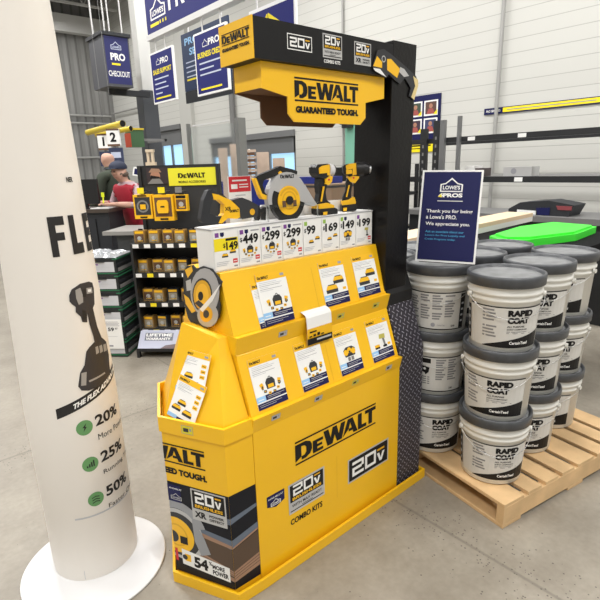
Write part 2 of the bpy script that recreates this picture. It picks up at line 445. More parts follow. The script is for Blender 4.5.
# saw: grey guard, yellow blade cover, black motor
sw = MB()
sw.disc(EF, .03, .23, .118, SIL, .0019, n=40); sw.disc(EF, .03, .23, .1, DGR, .002, n=40); sw.ring(EF, .03, .25, .1, .135, mat('photo_grey_print', (.3, .31, .33), .5), .0021, a0=.3, a1=2.6)
sw.disc(EF, .02, .225, .082, YPL, .0023, n=36); sw.ring(EF, .02, .225, .045, .053, YELD, .0025)
sw.rect(EF, .035, .19, .07, .225, BLK, .0026); sw.disc(EF, .0, .215, .028, DGR, .0026)
sw.shape(EF, [(.1, .33), (.15, .25), (.175, .18), (.13, .16), (.105, .22)], mat('photo_grey_print', (), 0), .0024)
sw.text(EF, 'TOOLS', .015, .325, .016, TXT, w=.07, bold=.02, off=.0026) if False else None
merge(mb, clip(sw, EF(0, 0), EF.X))
mb.rect(EF, .0, .38, .06, .455, NVY, .0022); house_logo(mb, EF, .012, .39, .05, .03, SIL, .0026); mb.text(EF, 'AVAILABLE AT', .008, .436, .007, WHP, w=.058, off=.0026)
badge_two(mb, EF, .108, .325, .262, .462, 'xr', .0026)
mb.shape(EF, [(0, .05), (EL, .05), (EL, .078), (0, .12)], NIGHT, .002)
mb.shape(EF, [(.036, .092), (EL-.018, .078), (EL-.018, .145), (.036, .165)], WHP, .0026)
mb.rect(EF, .05, .112, .078, .145, YPL, .003); mb.disc(EF, .05, .128, .012, DGR, .0032)
mb.text(EF, '54', .092, .095, .052, BLK, w=.066, bold=.05, off=.003); mb.text(EF, '%', .163, .128, .018, BLK, w=.014, off=.003)
mb.text(EF, 'MORE', .178, .117, .02, BLK, w=.056, bold=.04, off=.003); mb.text(EF, 'POWER', .178, .09, .022, BLK, w=.072, bold=.04, off=.003)
mb.rect(EF, .004, .1, .016, .16, RED, .0026)
# facet and rear faces of the print
for Fq, Lq in ((EG, GL), (EH, HL)):
    mb.rect(Fq, 0, .05, Lq, .466, NIGHT, .0006)
    mb.shape(Fq, [(0, .345), (Lq, .37), (Lq, .385), (0, .37)], FOG, .0012)
    mb.shape(Fq, [(0, .235), (Lq, .275), (Lq, .30), (0, .275)], FOG, .0012)
    mb.shape(Fq, [(0, .125), (Lq, .16), (Lq, .262), (0, .232)], BRNW, .0013)
    mb.shape(Fq, [(0, .085), (Lq, .10), (Lq, .16), (0, .135)], TANW, .0015)
    for a in range(3): mb.shape(Fq, [(0, .123-.012*a), (Lq, .146-.014*a), (Lq, .149-.014*a), (0, .1255-.012*a)], BRNW, .0018)
    mb.shape(Fq, [(0, .235), (Lq, .266), (Lq, .275), (0, .243)], TANW, .0016)
mb.build('end_panel', stand)

def grow(pts, c, k):
    return [(x+(x-c[0])*k, y+(y-c[1])*k) for x, y in pts]
lipP = [(A_[0]-.0, A_[1]-.008), (B_[0]-.004, B_[1]-.008), (M_[0]-.009, M_[1]), (B2_[0]-.004, B2_[1]+.008), (A2_[0], A2_[1]+.008)]
mb = band(lipP[::-1][0:5], .681, .742, -.006, YEL, close=False) if False else MB()
nn = 5; inn = [(A_[0], A_[1]+.002), (B_[0]+.002, B_[1]+.003), (M_[0]+.003, M_[1]), (B2_[0]+.002, B2_[1]-.003), (A2_[0], A2_[1]-.002)]
for i in range(4):
    a, c = lipP[i], lipP[i+1]; d_, e_ = inn[i], inn[i+1]
    vs = [V((a[0], a[1], .681)), V((c[0], c[1], .681)), V((c[0], c[1], .742)), V((a[0], a[1], .742)), V((d_[0], d_[1], .681)), V((e_[0], e_[1], .681)), V((e_[0], e_[1], .742)), V((d_[0], d_[1], .742))]
    mb.add(vs, [(1, 0, 3, 2), (4, 5, 6, 7), (0, 1, 5, 4), (3, 7, 6, 2), (0, 4, 7, 3), (1, 2, 6, 5)], YEL)
LE = Frame((*lipP[2], 0), (lipP[1][0]-lipP[2][0], lipP[1][1]-lipP[2][1], 0), (0, 0, 1))
tag_print(mb, LE, .105, .695, YTAG, .05, .034)
mb.build('end_ledge', stand)
mb = MB()
bot = [V((x, y, .70)) for x, y in [(UL, 1.352), (.793, 1.357), (.682, 1.60), (.805, 1.863), (UL, 1.868)]]
top = [V(q) for q in [(UL, 1.478, 1.022), (.876, 1.483, 1.02), (.797, 1.6, 1.075), (.876, 1.72, 1.02), (UL, 1.725, 1.022)]]
vs = bot+top
mb.add(vs, [(4, 3, 2, 1, 0)][::-1]+[((i+1) % 5, i, 5+i, 5+(i+1) % 5) for i in range(5)], YEL)
mb.add(top, [(0, 1, 2), (0, 2, 4), (2, 3, 4)], YEL)
mb.build('end_display_tier', stand)
ES = Frame(bot[2], bot[1]-bot[2], ((top[1]+top[2])-(bot[1]+bot[2])))

# column, header box and hanging sign
mb = MB()
def ring4(u0, u1, z): return [V((u0, 1.435, z)), V((u1, 1.435, z)), V((u1, 1.645, z)), V((u0, 1.645, z))]
mb.loft([ring4(UR-.012, UR+.147, .97), ring4(UR+.022, UR+.183, 2.112)], BLKG)
mb.build('column', stand, bevel=.002)
HU0, HU1, HZ0, HZ1 = 1.065, UR+.021, 1.969, 2.096
mb = MB(); mb.box((HU0, 1.435, HZ0), (HU1, 1.63, HZ1), BLK)
HF = Frame((0, 1.435, 0), (1, 0, 0), (0, 0, 1))
mb.frame(HF, 1.21, 2.012, 1.326, 2.063, .003, WHP); v20(mb, HF, 1.222, 2.022, .094, .031, WHP, YELD)
badge_two(mb, HF, 1.38, 2.004, 1.481, 2.085, 'kit'); mb.text(HF, 'COMBO KITS', 1.384, 1.986, .012, WHP, w=.087, bold=.03)
badge_two(mb, HF, 1.549, 1.997, 1.647, 2.079, 'xr')
mb.build('header_box', stand)
mb = MB(); EQ = Frame((HU0-.004, 1.636, 0), (0, -1, 0), (0, 0, 1))
mb.box((HU0-.004, 1.433, HZ0-.001), (HU0+.0005, 1.632, HZ1+.001), YEL)
wordmark(mb, EQ, .022, 2.033, .166, .036, BLK); mb.text(EQ, 'GUARANTEED TOUGH.', .022, 2.012, .012, BLK, w=.165, bold=.06)
mb.build('header_end_panel', stand, label='yellow printed end of the header box')
SF = Frame((0, 1.455, 0), (1, 0, 0), (0, 0, 1))
out = [(1.107, 1.968), (1.107, 1.882), (1.222, 1.861), (1.222, 1.803), (1.25, 1.776), (1.608, 1.776), (1.64, 1.803), (1.64, 1.862), (1.757, 1.885), (1.757, 1.968)]
mb = MB(); mb.prism(SF, out, -.006, 0, YEL)
wordmark(mb, SF, 1.254, 1.848, .34, .082, BLK, .001); mb.text(SF, 'GUARANTEED TOUGH.', 1.257, 1.808, .024, BLK, w=.337, bold=.07)
mb.build('hanging_sign', stand)
mb = MB(); SR = Frame((0, 1.618, 0), (1, 0, 0), (0, 0, 1)); mb.prism(SR, out, -.006, 0, CARDIN)
mb.rect(SR, 1.112, 1.97, 1.75, 1.88, CARDIN, -.0075)
SB = Frame((0, 1.6245, 0), (-1, 0, 0), (0, 0, 1)); mb.shape(SB, [(-x, z) for x, z in out], YEL, .0005)
mb.build('rear_sign', stand)
mb = MB(); mb.box((1.107, 1.461, 1.8835), (1.112, 1.618, 1.968), YEL); mb.build('sign_end_panel', stand)
mb = MB(); mb.box((1.112, 1.461, 1.884), (1.755, 1.618, 1.888), CARDIN); mb.build('sign_bottom', stand, label='dark brown underside')

# ------------------------------------------------------ white riser on top
riser = thing('riser_box', (1.33, 1.57, 1.256), 'long white cardboard riser box under the power tools on top of the yellow stand', 'box')
mb = MB(); mb.box((.902, 1.515, 1.256), (1.757, 1.628, 1.408), WHT); mb.build('box_body', riser, bevel=.0015)
mb = MB(); mb.box((.899, 1.5135, 1.4075), (1.76, 1.63, 1.4115), mat('grey_card_edge', (.42, .42, .44), .5)); mb.box((.9, 1.52, 1.4115), (1.759, 1.629, 1.413), WHT); mb.build('box_lid', riser)
mb = MB()
CR = Frame((0, 1.612, 0), (1, 0, 0), (0, 0, 1))
mb.prism(CR, [(1.15, 1.4135), (1.745, 1.4135), (1.70, 1.462), (1.20, 1.472)], -.012, 0, WHT)
mb.build('backing_card', riser)
RF = Frame((0, 1.514, 0), (1, 0, 0), (0, 0, 1))
PUR = mat('purple_print', (.2, .06, .3), .5); LGRN = mat('lime_print', (.3, .5, .08), .5); YTG = mat('price_yellow_print', (.88, .72, .01), .45)
def kit_blob(b, F, x, y, s, off, kind):
    """tiny printed product picture"""
    if kind == 'kit':
        b.shape(F, [(x-s*.3, y-s*.25), (x+s*.3, y-s*.25), (x+s*.34, y+s*.15), (x+s*.2, y+s*.35), (x-s*.2, y+s*.35), (x-s*.34, y+s*.15)], DGR, off)
        b.rect(F, x-s*.2, y-s*.2, x+s*.2, y, YPL, off+.0003); b.ring(F, x, y+s*.36, s*.06, s*.1, DGR, off+.0003, n=10)
        for i in range(6):
            a = PI*(1.05+.18*i); px, py = x+s*.62*math.cos(a), y+s*.5*math.sin(a)
            b.shape(F, [(px-s*.1, py-s*.07), (px+s*.1, py-s*.08), (px+s*.11, py+s*.06), (px-s*.08, py+s*.09)], (YPL, DGR)[i % 2], off+.0004)
            b.rect(F, px-s*.05, py-s*.02, px+s*.05, py+s*.03, (DGR, YPL)[i % 2], off+.0006)
        for sx in (-1, 1):
            b.shape(F, [(x+sx*s*.5, y+s*.0), (x+sx*s*.75, y+s*.0), (x+sx*s*.78, y+s*.14), (x+sx*s*.55, y+s*.2)], YPL, off+.0003)
            b.rect(F, x+sx*s*.6-s*.04, y-s*.2, x+sx*s*.6+s*.04, y+s*.02, DGR, off+.0004)
    elif kind == 'bag':
        b.shape(F, [(x-s*.5, y-s*.3), (x+s*.5, y-s*.3), (x+s*.6, y+s*.2), (x+s*.3, y+s*.4), (x-s*.3, y+s*.4), (x-s*.6, y+s*.2)], DGR, off)
        b.disc(F, x-s*.38, y+s*.02, s*.22, YPL, off+.0003, n=12); b.disc(F, x+s*.38, y+s*.02, s*.22, YPL, off+.0003, n=12); b.disc(F, x, y+s*.12, s*.22, YPL, off+.0003, n=12)
        b.rect(F, x-s*.3, y-s*.62, x-s*.04, y-s*.34, GRY, off+.0003); b.rect(F, x+s*.04, y-s*.62, x+s*.3, y-s*.34, GRY, off+.0003)
        b.rect(F, x-s*.09, y-s*.1, x+s*.09, y+s*.1, DGR, off+.0005)
    elif kind == 'battery':
        b.shape(F, [(x-s*.5, y-s*.22), (x+s*.5, y-s*.22), (x+s*.52, y+s*.02), (x-s*.52, y+s*.02)], DGR, off)
        b.shape(F, [(x-s*.52, y), (x+s*.52, y), (x+s*.42, y+s*.26), (x-s*.36, y+s*.26)], YPL, off+.0003)
        b.rect(F, x-s*.3, y+s*.26, x+s*.3, y+s*.32, DGR, off+.0003)
    elif kind == 'drill':
        b.shape(F, [(x-s*.32, y+s*.15), (x+s*.3, y+s*.1), (x+s*.34, y+s*.42), (x-s*.25, y+s*.45)], mat('olive_print', (.5, .45, .1), .5), off)
        b.shape(F, [(x-s*.02, y+s*.15), (x+s*.2, y+s*.12), (x+s*.24, y-s*.35), (x+s*.06, y-s*.35)], GRY, off+.0003)
        b.rect(F, x-s*.05, y-s*.5, x+s*.35, y-s*.35, BLK, off+.0003)
edges = [.903, 1.009, 1.111, 1.217, 1.326, 1.432, 1.538, 1.643, 1.752]
prices = [('149', 'yellow tagged', 'battery'), ('449', 'tool kit', 'kit'), ('299', 'first', 'kit'), ('299', 'second', 'kit'), ('99', 'battery', 'battery'), ('169', 'battery pair', 'battery'), ('149', 'bag', 'bag'), ('199', 'drill', 'drill')]
plabel = ['price card with yellow block reading $149, at the left end of the white riser box', 'white price card reading $449 on the riser box', 'white price card reading $299, the one touching the $449 card', 'white price card reading $299, between another $299 card and the $99 card', 'white price card reading $99 with two yellow batteries', 'white price card reading $169 on the riser box', 'white price card reading $149 with a dark tool bag, no yellow block', 'white price card reading $199 at the right end of the riser box']
for i, (pr, _, kd) in enumerate(prices):
    x0, x1 = edges[i]+.002, edges[i+1]-.002; w = x1-x0; z0, z1 = 1.262, 1.402
    b = MB(); b.fbox(RF, x0, z0, x1, z1, .0005, .0018, WHP); o_ = .0024
    if i == 0:
        b.rect(RF, x0, z0+.07, x1, z1-.025, YTG, o_); b.rect(RF, x0+w*.48, z1-.036, x1-.004, z1-.027, BLK, o_+.0003)
    c1 = LGRN if i in (4, 5, 6) else PUR
    b.rect(RF, x0+.006, z1-.02, x0+.022, z1-.004, c1, o_)
    if i not in (4, 5, 7): b.shape(RF, [(x0+.028, z1-.016), (x0+.036, z1-.021), (x0+.044, z1-.016), (x0+.044, z1-.004), (x0+.028, z1-.004)], NVY, o_)
    if 0 < i < 4: b.rect(RF, x0+.055, z1-.012, x1-.005, z1-.007, TXT, o_)
    b.text(RF, '$', x0+w*(.36 if i == 0 else .05), z1-(.062 if i == 0 else .05), .018, BLK, bold=.02, off=o_+.0004)
    b.text(RF, pr, x0+w*(.49 if i == 0 else .18), z1-(.070 if i == 0 else .057), .030 if i == 0 else .036, BLK, w=w*(.5 if i == 0 else .24*len(pr)), bold=.035, off=o_+.0006)
    bx, by = x0+w*.5, z0+.055
    if kd == 'battery':
        kit_blob(b, RF, x0+w*.42, by-.004, .026, o_+.0003, kd); kit_blob(b, RF, x0+w*.76, by+.008, .026, o_+.0003, kd)
    else: kit_blob(b, RF, bx if kd != 'drill' else x0+w*.65, by+.004, .044 if kd != 'drill' else .04, o_+.0003, kd)
    for k in range(3): b.rect(RF, x0+.006, z0+.028-.006*k, x0+w*(.6-.06*k), z0+.0305-.006*k, TXT2, o_)
    if i in (0, 1, 2, 3, 7): b.rect(RF, x1-.026, z0+.02, x1-.006, z0+.036, RED, o_); b.rect(RF, x1-.023, z0+.026, x1-.009, z0+.029, WHP, o_+.0003)
    b.rect(RF, x1-.022, z0+.006, x1-.006, z0+.012, TXT, o_)
    b.build('price_card', base=V(((x0+x1)/2, 1.513, z0)), label=plabel[i], cat='price card', group='price cards along the white riser box')

# ------------------------------------------------------ product cards
def product_card(F, w, h, kind, label, group, off=.001, badges=False, name='product_card'):
    b = MB(); b.fbox(F, 0, 0, w, h, off, off+.0015, WHP); o_ = off+.002
    b.rect(F, 0, h*.86, w, h, YPL, o_); wordmark(b, F, w*.04, h*.885, w*.36, h*.075, BLK, o_+.0004, lines=False)
    b.rect(F, w*.8, h*.9, w*.93, h*.95, TXT, o_+.0003)
    for i, L_ in enumerate((.62, .8, .72, .3, .78, .45)): b.rect(F, w*.06, h*(.82-.032*i), w*(.06+L_*(.72 if badges else 1)*.95), h*(.8285-.032*i), TXT if i in (2, 4) else TXT2, o_)
    if kind == 'kit': kit_blob(b, F, w*.55, h*.43, w*.47, o_, 'kit')
    if kind == 'bag': kit_blob(b, F, w*.54, h*.46, w*.44, o_, 'bag')
    if kind == 'batteries':
        kit_blob(b, F, w*.68, h*.54, w*.42, o_, 'battery'); kit_blob(b, F, w*.36, h*.36, w*.46, o_, 'battery')
    if kind == 'drill': kit_blob(b, F, w*.6, h*.45, w*.45, o_, 'drill'); b.rect(F, w*.2, h*.31, w*.42, h*.38, YPL, o_); b.rect(F, w*.2, h*.28, w*.42, h*.32, BLK, o_+.0002)
    if kind in ('batteries', 'drill'): b.rect(F, w*.8, h*.3, w*.93, h*.36, YPL, o_)
    if badges:
        for k in range(3): b.rect(F, w*.76, h*(.66-.13*k), w*.93, h*(.74-.13*k), YPL, o_); b.rect(F, w*.79, h*(.69-.13*k), w*.9, h*(.705-.13*k), BLK, o_+.0003)
        kit_blob(b, F, w*.38, h*.4, w*.3, o_+.0003, 'battery'); kit_blob(b, F, w*.24, h*.25, w*.32, o_+.0003, 'battery'); kit_blob(b, F, w*.66, h*.22, w*.34, o_+.0003, 'battery')
        b.rect(F, 0, 0, w*.35, h*.09, BLU, o_); b.rect(F, w*.35, 0, w, h*.07, NVY, o_)
    else:
        b.rect(F, 0, h*.145, w*.3, h*.25, BLU, o_); b.rect(F, w*.3, h*.145, w, h*.25, NVY, o_); b.rect(F, w*.05, h*.18, w*.24, h*.195, WHP, o_+.0003)
        b.rect(F, w*.36, h*.205, w*.94, h*.215, SIL, o_+.0003); b.rect(F, w*.36, h*.175, w*.8, h*.183, SIL, o_+.0003)
        b.rect(F, 0, 0, w, h*.12, NVY, o_); b.rect(F, w*.06, h*.08, w*.8, h*.087, SIL, o_+.0003); b.rect(F, w*.06, h*.045, w*.6, h*.052, TXT2, o_+.0003)
    return b.build(name, base=F(w/2, 0), label=label, cat='product card', group=group)
g1, g2 = 'product cards on the lower tier', 'product cards on the upper tier'
for x, w, kd, lb in ((.949, .14, 'kit', 'product card picturing a tool kit, nearest the angled end on the lower yellow tier'),
                     (1.171, .138, 'kit', 'product card picturing a tool kit, under the white curled tear pad'),
                     (1.389, .136, 'bag', 'product card picturing a black bag with yellow tools on the lower tier'),
                     (1.594, .146, 'drill', 'product card picturing one drill, on the lower tier beside the black diamond plate')):
    product_card(T1F.sub(x, .012), w, .192, kd, lb, g1)
product_card(T2F.sub(1.032, .0, R(2)), .14, .175, 'kit', 'white product card mostly hidden behind another tool kit card on the upper tier', g2, .0006)
product_card(T2F.sub(1.054, .004), .144, .2, 'kit', 'product card picturing a tool kit, alone at the left of the upper tier', g2, .0035)
product_card(T2F.sub(1.378, .012), .145, .19, 'batteries', 'product card with two long yellow batteries, nearer the middle of the upper tier', g2)
product_card(T2F.sub(1.582, .012), .147, .188, 'batteries', 'product card with two yellow batteries at the right end of the upper tier', g2)
product_card(ES.sub(.038, .142, R(-6)), .125, .155, 'x', 'rear one of two overlapping battery cards on the angled end', 'battery cards on the angled end', .001, True)
product_card(ES.sub(.016, .045, R(-15)), .125, .16, 'x', 'front one of two overlapping battery cards on the angled end', 'battery cards on the angled end', .0045, True)

# curled tear pad on the upper ledge
prof = [(1.404, .918), (1.402, .95), (1.401, .985), (1.4025, 1.008), (1.4045, 1.030), (1.411, 1.041), (1.426, 1.048), (1.447, 1.052)]
b = MB(); x0, x1 = 1.236, 1.374
for i in range(len(prof)-1):
    (v0, z0), (v1, z1) = prof[i], prof[i+1]
    for s_ in (0, .0016):
        vs = [V((x0, v0-s_, z0)), V((x1, v0-s_, z0)), V((x1, v1-s_, z1+s_)), V((x0, v1-s_, z1+s_))]
        b.add(vs, [(0, 1, 2, 3)], WHP if (i > 1 or s_ == 0) else YPL, True)
TP = Frame((0, 1.3995, 0), (1, 0, 0), (0, 0, 1))
b.rect(TP, x0, .918, x1, .945, BLK, .0018); b.rect(TP, x0+.05, .93, x1-.006, .938, SIL, .0022)
for q in range(4): b.rect(TP, x0+.01+.022*q, .95, x0+.024+.022*q, .955+.004*(q % 3), BLK, .0018)
b.rect(TP, x0+.012, .968, x0+.05, .974, BLK, .0018)
b.build('tear_pad', base=V((1.305, 1.41, .918)), label='curled white paper tear pad with yellow and black print, hanging over the upper ledge', cat='notepad')

# printed cut-out of a circular saw on the left side of the upper tier
def trace_u(pts, u): return [(on_u(x, y, u).y, on_u(x, y, u).z) for x, y in pts]
CU = Frame((UL-.012, 0, 0), (0, -1, 0), (0, 0, 1))
def tu(pts): return [(-a, b_) for a, b_ in trace_u(pts, UL-.012)]
b = MB()
def el(cx, cy, rx, ry, n=20, a0=0., a1=2*PI): return [(cx+rx*math.cos(a0+(a1-a0)*i/n), cy+ry*math.sin(a0+(a1-a0)*i/n)) for i in range(n if a1-a0 > 6.28 else n+1)]
CSL = mat('cutout_silver_print', (.40, .40, .41), .45)
sil = [(183, 272), (187, 266), (193, 265), (196, 269), (203, 266), (212, 269), (218, 277), (222, 282), (217, 295), (220, 305), (219, 317), (213, 326), (205, 328), (198, 324), (193, 326), (188, 318), (184, 303)]
b.prism(CU, tu(sil), -.004, 0, CHAR)
b.shape(CU, tu(el(205, 292, 14.5, 24)), CSL, .0006); b.shape(CU, tu(el(202.5, 295, 10, 17)), DGR, .0009)
b.shape(CU, tu(el(202.5, 295, 8.8, 15)), YELD, .0012); b.shape(CU, tu(el(202.5, 295, 6.5, 11.5)), YPL, .0014); b.shape(CU, tu(el(201, 296, 2.6, 4.5)), BLK, .0017)
b.shape(CU, tu([(195, 303), (199, 300), (207, 307), (204, 311)]), DGR, .0018)
b.shape(CU, tu(el(208, 315, 10.5, 12)), CSL, .0012); b.shape(CU, tu(el(206.5, 314, 6.5, 8)), YELD, .0015); b.shape(CU, tu(el(206.5, 314, 3, 4)), DGR, .0018)
b.shape(CU, tu([(184, 294), (189, 298), (196, 311), (192, 313), (186, 304)]), YPL, .001); b.shape(CU, tu([(185, 270), (192, 266), (193, 271), (188, 278)]), YPL, .001)
b.shape(CU, tu([(186, 281), (191, 279), (192, 290), (187, 291)]), SIL, .001); b.shape(CU, tu([(188, 314), (194, 315), (197, 322), (191, 322)]), DGR, .001)
b.shape(CU, tu([(219, 286), (221, 284), (213, 301), (203, 312), (200, 309), (210, 298)]), WHP, .002)
b.build('printed_saw', base=CU(-1.6, 1.03), label='printed cardboard cutout of a circular saw on the yellow stand side', cat='cutout')

# printed cut-out tool on the column top
b = MB(); CF = Frame((0, 1.428, 0), (1, 0, 0), (0, 0, 1))
def tv(pts, v=1.428): return [(on_v(x, y, v).x, on_v(x, y, v).z) for x, y in pts]
b.prism(CF, tv([(378, 50), (384, 49), (391, 54), (404, 65), (416, 76), (418, 83), (414, 100), (409, 96), (411, 88), (405, 78), (400, 84), (396, 81), (389, 74), (386, 78), (374, 70), (373, 66)]), -.0035, 0, DGR)
b.shape(CF, tv([(387, 59), (391, 59), (400, 69), (397, 78), (387, 70)]), YPL, .0008)
b.shape(CF, tv([(373, 66), (377, 56), (382, 62), (382, 68)]), YPL, .0008)
b.shape(CF, tv([(373, 68), (380, 69), (386, 77), (382, 75), (375, 71)]), WHP, .0012)
b.ring(CF, *tv([(383.5, 59)])[0], .009, .013, SIL, .0012, n=16)
b.shape(CF, tv([(400, 67), (404, 69), (409, 76), (404, 77), (399, 72)]), SIL, .0008)
b.shape(CF, tv([(413, 76), (418, 80), (418, 86), (414, 100), (411, 97), (415, 86)]), mat('cream_print', (.75, .6, .28), .5), .001)
b.build('printed_multitool', base=CF(*tv([(396, 75)])[0]), label='printed cutout of a yellow and grey hand tool stuck at the column top', cat='cutout')

# ================================================================ POWER TOOLS
TV = 1.57
def Tf(v): return Frame((0, v, 0), (1, 0, 0), (0, 0, 1))
TF = Tf(TV)
def tp(pts, cx, cy, s, v=TV):       # crop pixels -> photo pixels -> the plane the tool stands in
    return [(on_v(cx+x/s, cy+y/s, v).x, on_v(cx+x/s, cy+y/s, v).z) for x, y in pts]
# --- impact driver
def ip(*pts): return tp(pts, 305, 150, 7.5, 1.56)
TI = Tf(1.56)
def cyl(b, F, c0, c1, r0, r1, mt, n=20): return b.tube(F(*c0), F(*c1), r0, mt, r1, n)
base = ip((145, 478))[0]
t = thing('impact_driver', (base[0], 1.56, 1.413), 'yellow and black impact driver with a short black tip standing on the white box', 'power tool')
b = MB(); b.prism(TI, ip((55, 130), (68, 110), (130, 105), (160, 108), (160, 190), (130, 215), (78, 207), (56, 172)), -0.0216, 0.0216, BLKP); b.build('housing', t, bevel=.006)
b = MB(); b.prism(TI, ip((76, 136), (100, 120), (156, 108), (163, 192), (140, 190), (140, 150), (80, 180)), -0.0230, 0.0230, YPL); b.prism(TI, ip((82, 142), (138, 135), (138, 172), (84, 178)), .02, .0245, YPL); b.build('yellow_shell', t, bevel=.003)
b = MB(); c0, c1, c2, c3 = ip((160, 150), (198, 153), (206, 155), (232, 155)); cyl(b, TI, c0, c1, .029, .026, mat('pale_plastic', (.62, .62, .64), .4)); b.build('nose', t)
b = MB(); cyl(b, TI, c1, c2, .026, .024, BLKP); cyl(b, TI, c2, c3, .010, .009, BLKP); b.build('chuck', t)
b = MB(); b.prism(TI, ip((130, 188), (186, 198), (180, 238), (158, 262), (130, 255)), -0.0187, 0.0187, YPL); b.build('trigger_guard', t, bevel=.003)
b = MB(); b.prism(TI, ip((148, 218), (162, 214), (164, 226), (152, 230)), -0.0194, 0.0198, RED); b.build('trigger', t)
b = MB(); b.prism(TI, ip((88, 208), (135, 212), (150, 258), (140, 320), (148, 375), (178, 398), (130, 420), (82, 416), (84, 375), (92, 330), (84, 270)), -0.0130, 0.0130, BLKP); b.prism(TI, ip((112, 275), (124, 272), (104, 385), (94, 385)), .017, .0195, YPL); b.build('handle', t, bevel=.004)
b = MB(); b.prism(TI, ip((76, 408), (140, 395), (190, 412), (192, 432), (78, 440)), -0.0245, 0.0245, YPL); b.build('battery_mount', t, bevel=.003)
b = MB(); b.prism(TI, ip((78, 440), (192, 430), (212, 442), (212, 472), (205, 478), (92, 489), (82, 480)), -0.0274, 0.0274, BLKP); b.prism(TI, ip((90, 462), (120, 458), (118, 482), (92, 484)), .037, .040, YPL); b.build('battery', t, bevel=.003)
# --- drill
DA = R(38); DN = V((math.sin(DA), math.cos(DA), 0)); TD = Frame((1.66, 1.572, 0), (math.cos(DA), -math.sin(DA), 0), (0, 0, 1))
def dp(*pts):       # the drill is turned a little towards the aisle
    out = []
    for x, y in pts:
        q = on_plane(305+x/7.5, 150+y/7.5, (1.66, 1.572, 0), DN)-TD.O; out.append((q.dot(TD.X), q.z))
    return out
base = dp((325, 455))[0]
t = thing('cordless_drill', TD(base[0], 1.413), 'yellow and black cordless drill with a long black chuck standing on the white box', 'power tool')
b = MB(); b.prism(TD, dp((280, 125), (292, 112), (320, 104), (385, 104), (385, 180), (330, 200), (285, 178)), -0.0216, 0.0216, BLKP); b.build('housing', t, bevel=.006)
b = MB(); b.prism(TD, dp((300, 116), (330, 103), (376, 98), (382, 182), (350, 190), (352, 140), (305, 150)), -0.0238, 0.0238, YPL); b.prism(TD, dp((300, 150), (345, 146), (345, 176), (302, 182)), .028, .0325, YPL); b.build('yellow_shell', t, bevel=.003)
b = MB(); c = dp((382, 145), (440, 145), (478, 146), (492, 147)); cyl(b, TD, c[0], c[1], .031, .032, BLKP); cyl(b, TD, c[1], c[2], .032, .025, BLKP); cyl(b, TD, c[2], c[3], .02, .018, SILM); b.build('chuck', t)
b = MB(); b.prism(TD, dp((318, 185), (402, 198), (400, 210), (370, 248), (336, 238), (312, 205)), -0.0187, 0.0187, YPL); b.build('trigger_guard', t, bevel=.003)
b = MB(); b.prism(TD, dp((352, 203), (366, 201), (366, 214), (354, 216)), -0.0194, 0.0198, RED); b.build('trigger', t)
b = MB(); b.prism(TD, dp((318, 200), (345, 240), (352, 250), (342, 330), (350, 365), (310, 392), (276, 385), (282, 350), (302, 300), (306, 240)), -0.0130, 0.0130, BLKP); b.prism(TD, dp((322, 262), (332, 262), (312, 350), (302, 350)), .017, .0195, YPL); b.build('handle', t, bevel=.004)
b = MB(); b.prism(TD, dp((274, 380), (320, 372), (352, 350), (366, 352), (376, 388), (372, 402), (274, 412)), -0.0245, 0.0245, YPL); b.build('battery_mount', t, bevel=.003)
b = MB(); b.prism(TD, dp((270, 412), (372, 400), (384, 410), (382, 440), (374, 450), (280, 459), (268, 452)), -0.0274, 0.0274, BLKP); b.prism(TD, dp((278, 430), (305, 427), (303, 452), (280, 454)), .037, .040, YPL); b.build('battery', t, bevel=.003)
# --- circular saw, blade disc facing the aisle
def cp(*pts): return tp(pts, 245, 155, 7.5, 1.545)
TC = Tf(1.545)
base = cp((300, 480))[0]
t = thing('circular_saw', (base[0], 1.56, 1.413), 'circular saw with silver guard and yellow blade disc propped on the white box', 'power tool')
def arcpts(c, r, a0, a1, n=18, k=1.): return [(c[0]+r*math.cos(a0+(a1-a0)*i/n)*k, c[1]+r*math.sin(a0+(a1-a0)*i/n)) for i in range(n+1)]
C0 = cp((322, 340))[0]; rr = (cp((470, 340))[0][0]-cp((175, 340))[0][0])/2
C1 = cp((318, 322))[0]
LG = mat('guard_silver', (.5, .5, .51), .4, .3)
b = MB(); b.prism(TC, arcpts(C1, rr*.98, R(-12), R(192)), -.022, .004, LG); wordmark(b, TC, C1[0]-.036, C1[1]+rr*.72, .072, .02, BLK, .0046, lines=False); b.build('upper_guard', t, bevel=.002)
b = MB(); b.prism(TC, arcpts(C0, rr*.82, R(150), R(350), 20), -.016, .006, BLKP); b.build('lower_guard', t, bevel=.002)
b = MB(); b.tube(TC(*C0, -.005), TC(*C0, .0085), rr*.56, YPL, n=36); b.ring(TC, *C0, rr*.3, rr*.36, YELD, .009); b.ring(TC, *C0, rr*.42, rr*.5, YELD, .0088, a0=.4, a1=2.7)
b.rect(TC, C0[0]-rr*.36, C0[1]-rr*.24, C0[0]-rr*.18, C0[1]+rr*.0, CARDIN, .0094); b.rect(TC, C0[0]+rr*.18, C0[1]-rr*.24, C0[0]+rr*.36, C0[1]+rr*.0, CARDIN, .0094); b.tube(TC(*C0, .008), TC(*C0, .014), rr*.17, BLKP, n=20); b.build('blade', t)
b = MB(); b.prism(TC, cp((82, 172), (110, 152), (190, 120), (272, 83), (300, 90), (280, 135), (235, 158), (150, 190), (140, 225), (160, 290), (200, 305), (200, 345), (160, 330), (128, 300), (100, 235)), -.026, -.006, BLKP); b.build('rear_handle', t, bevel=.004)
b = MB(); b.prism(TC, cp((78, 175), (90, 172), (136, 290), (204, 318), (200, 338), (140, 332), (120, 300)), -.027, -.005, YPL); b.prism(TC, cp((256, 132), (270, 118), (300, 140), (305, 160), (262, 165)), -.027, -.005, YPL); b.build('yellow_trim', t, bevel=.002)
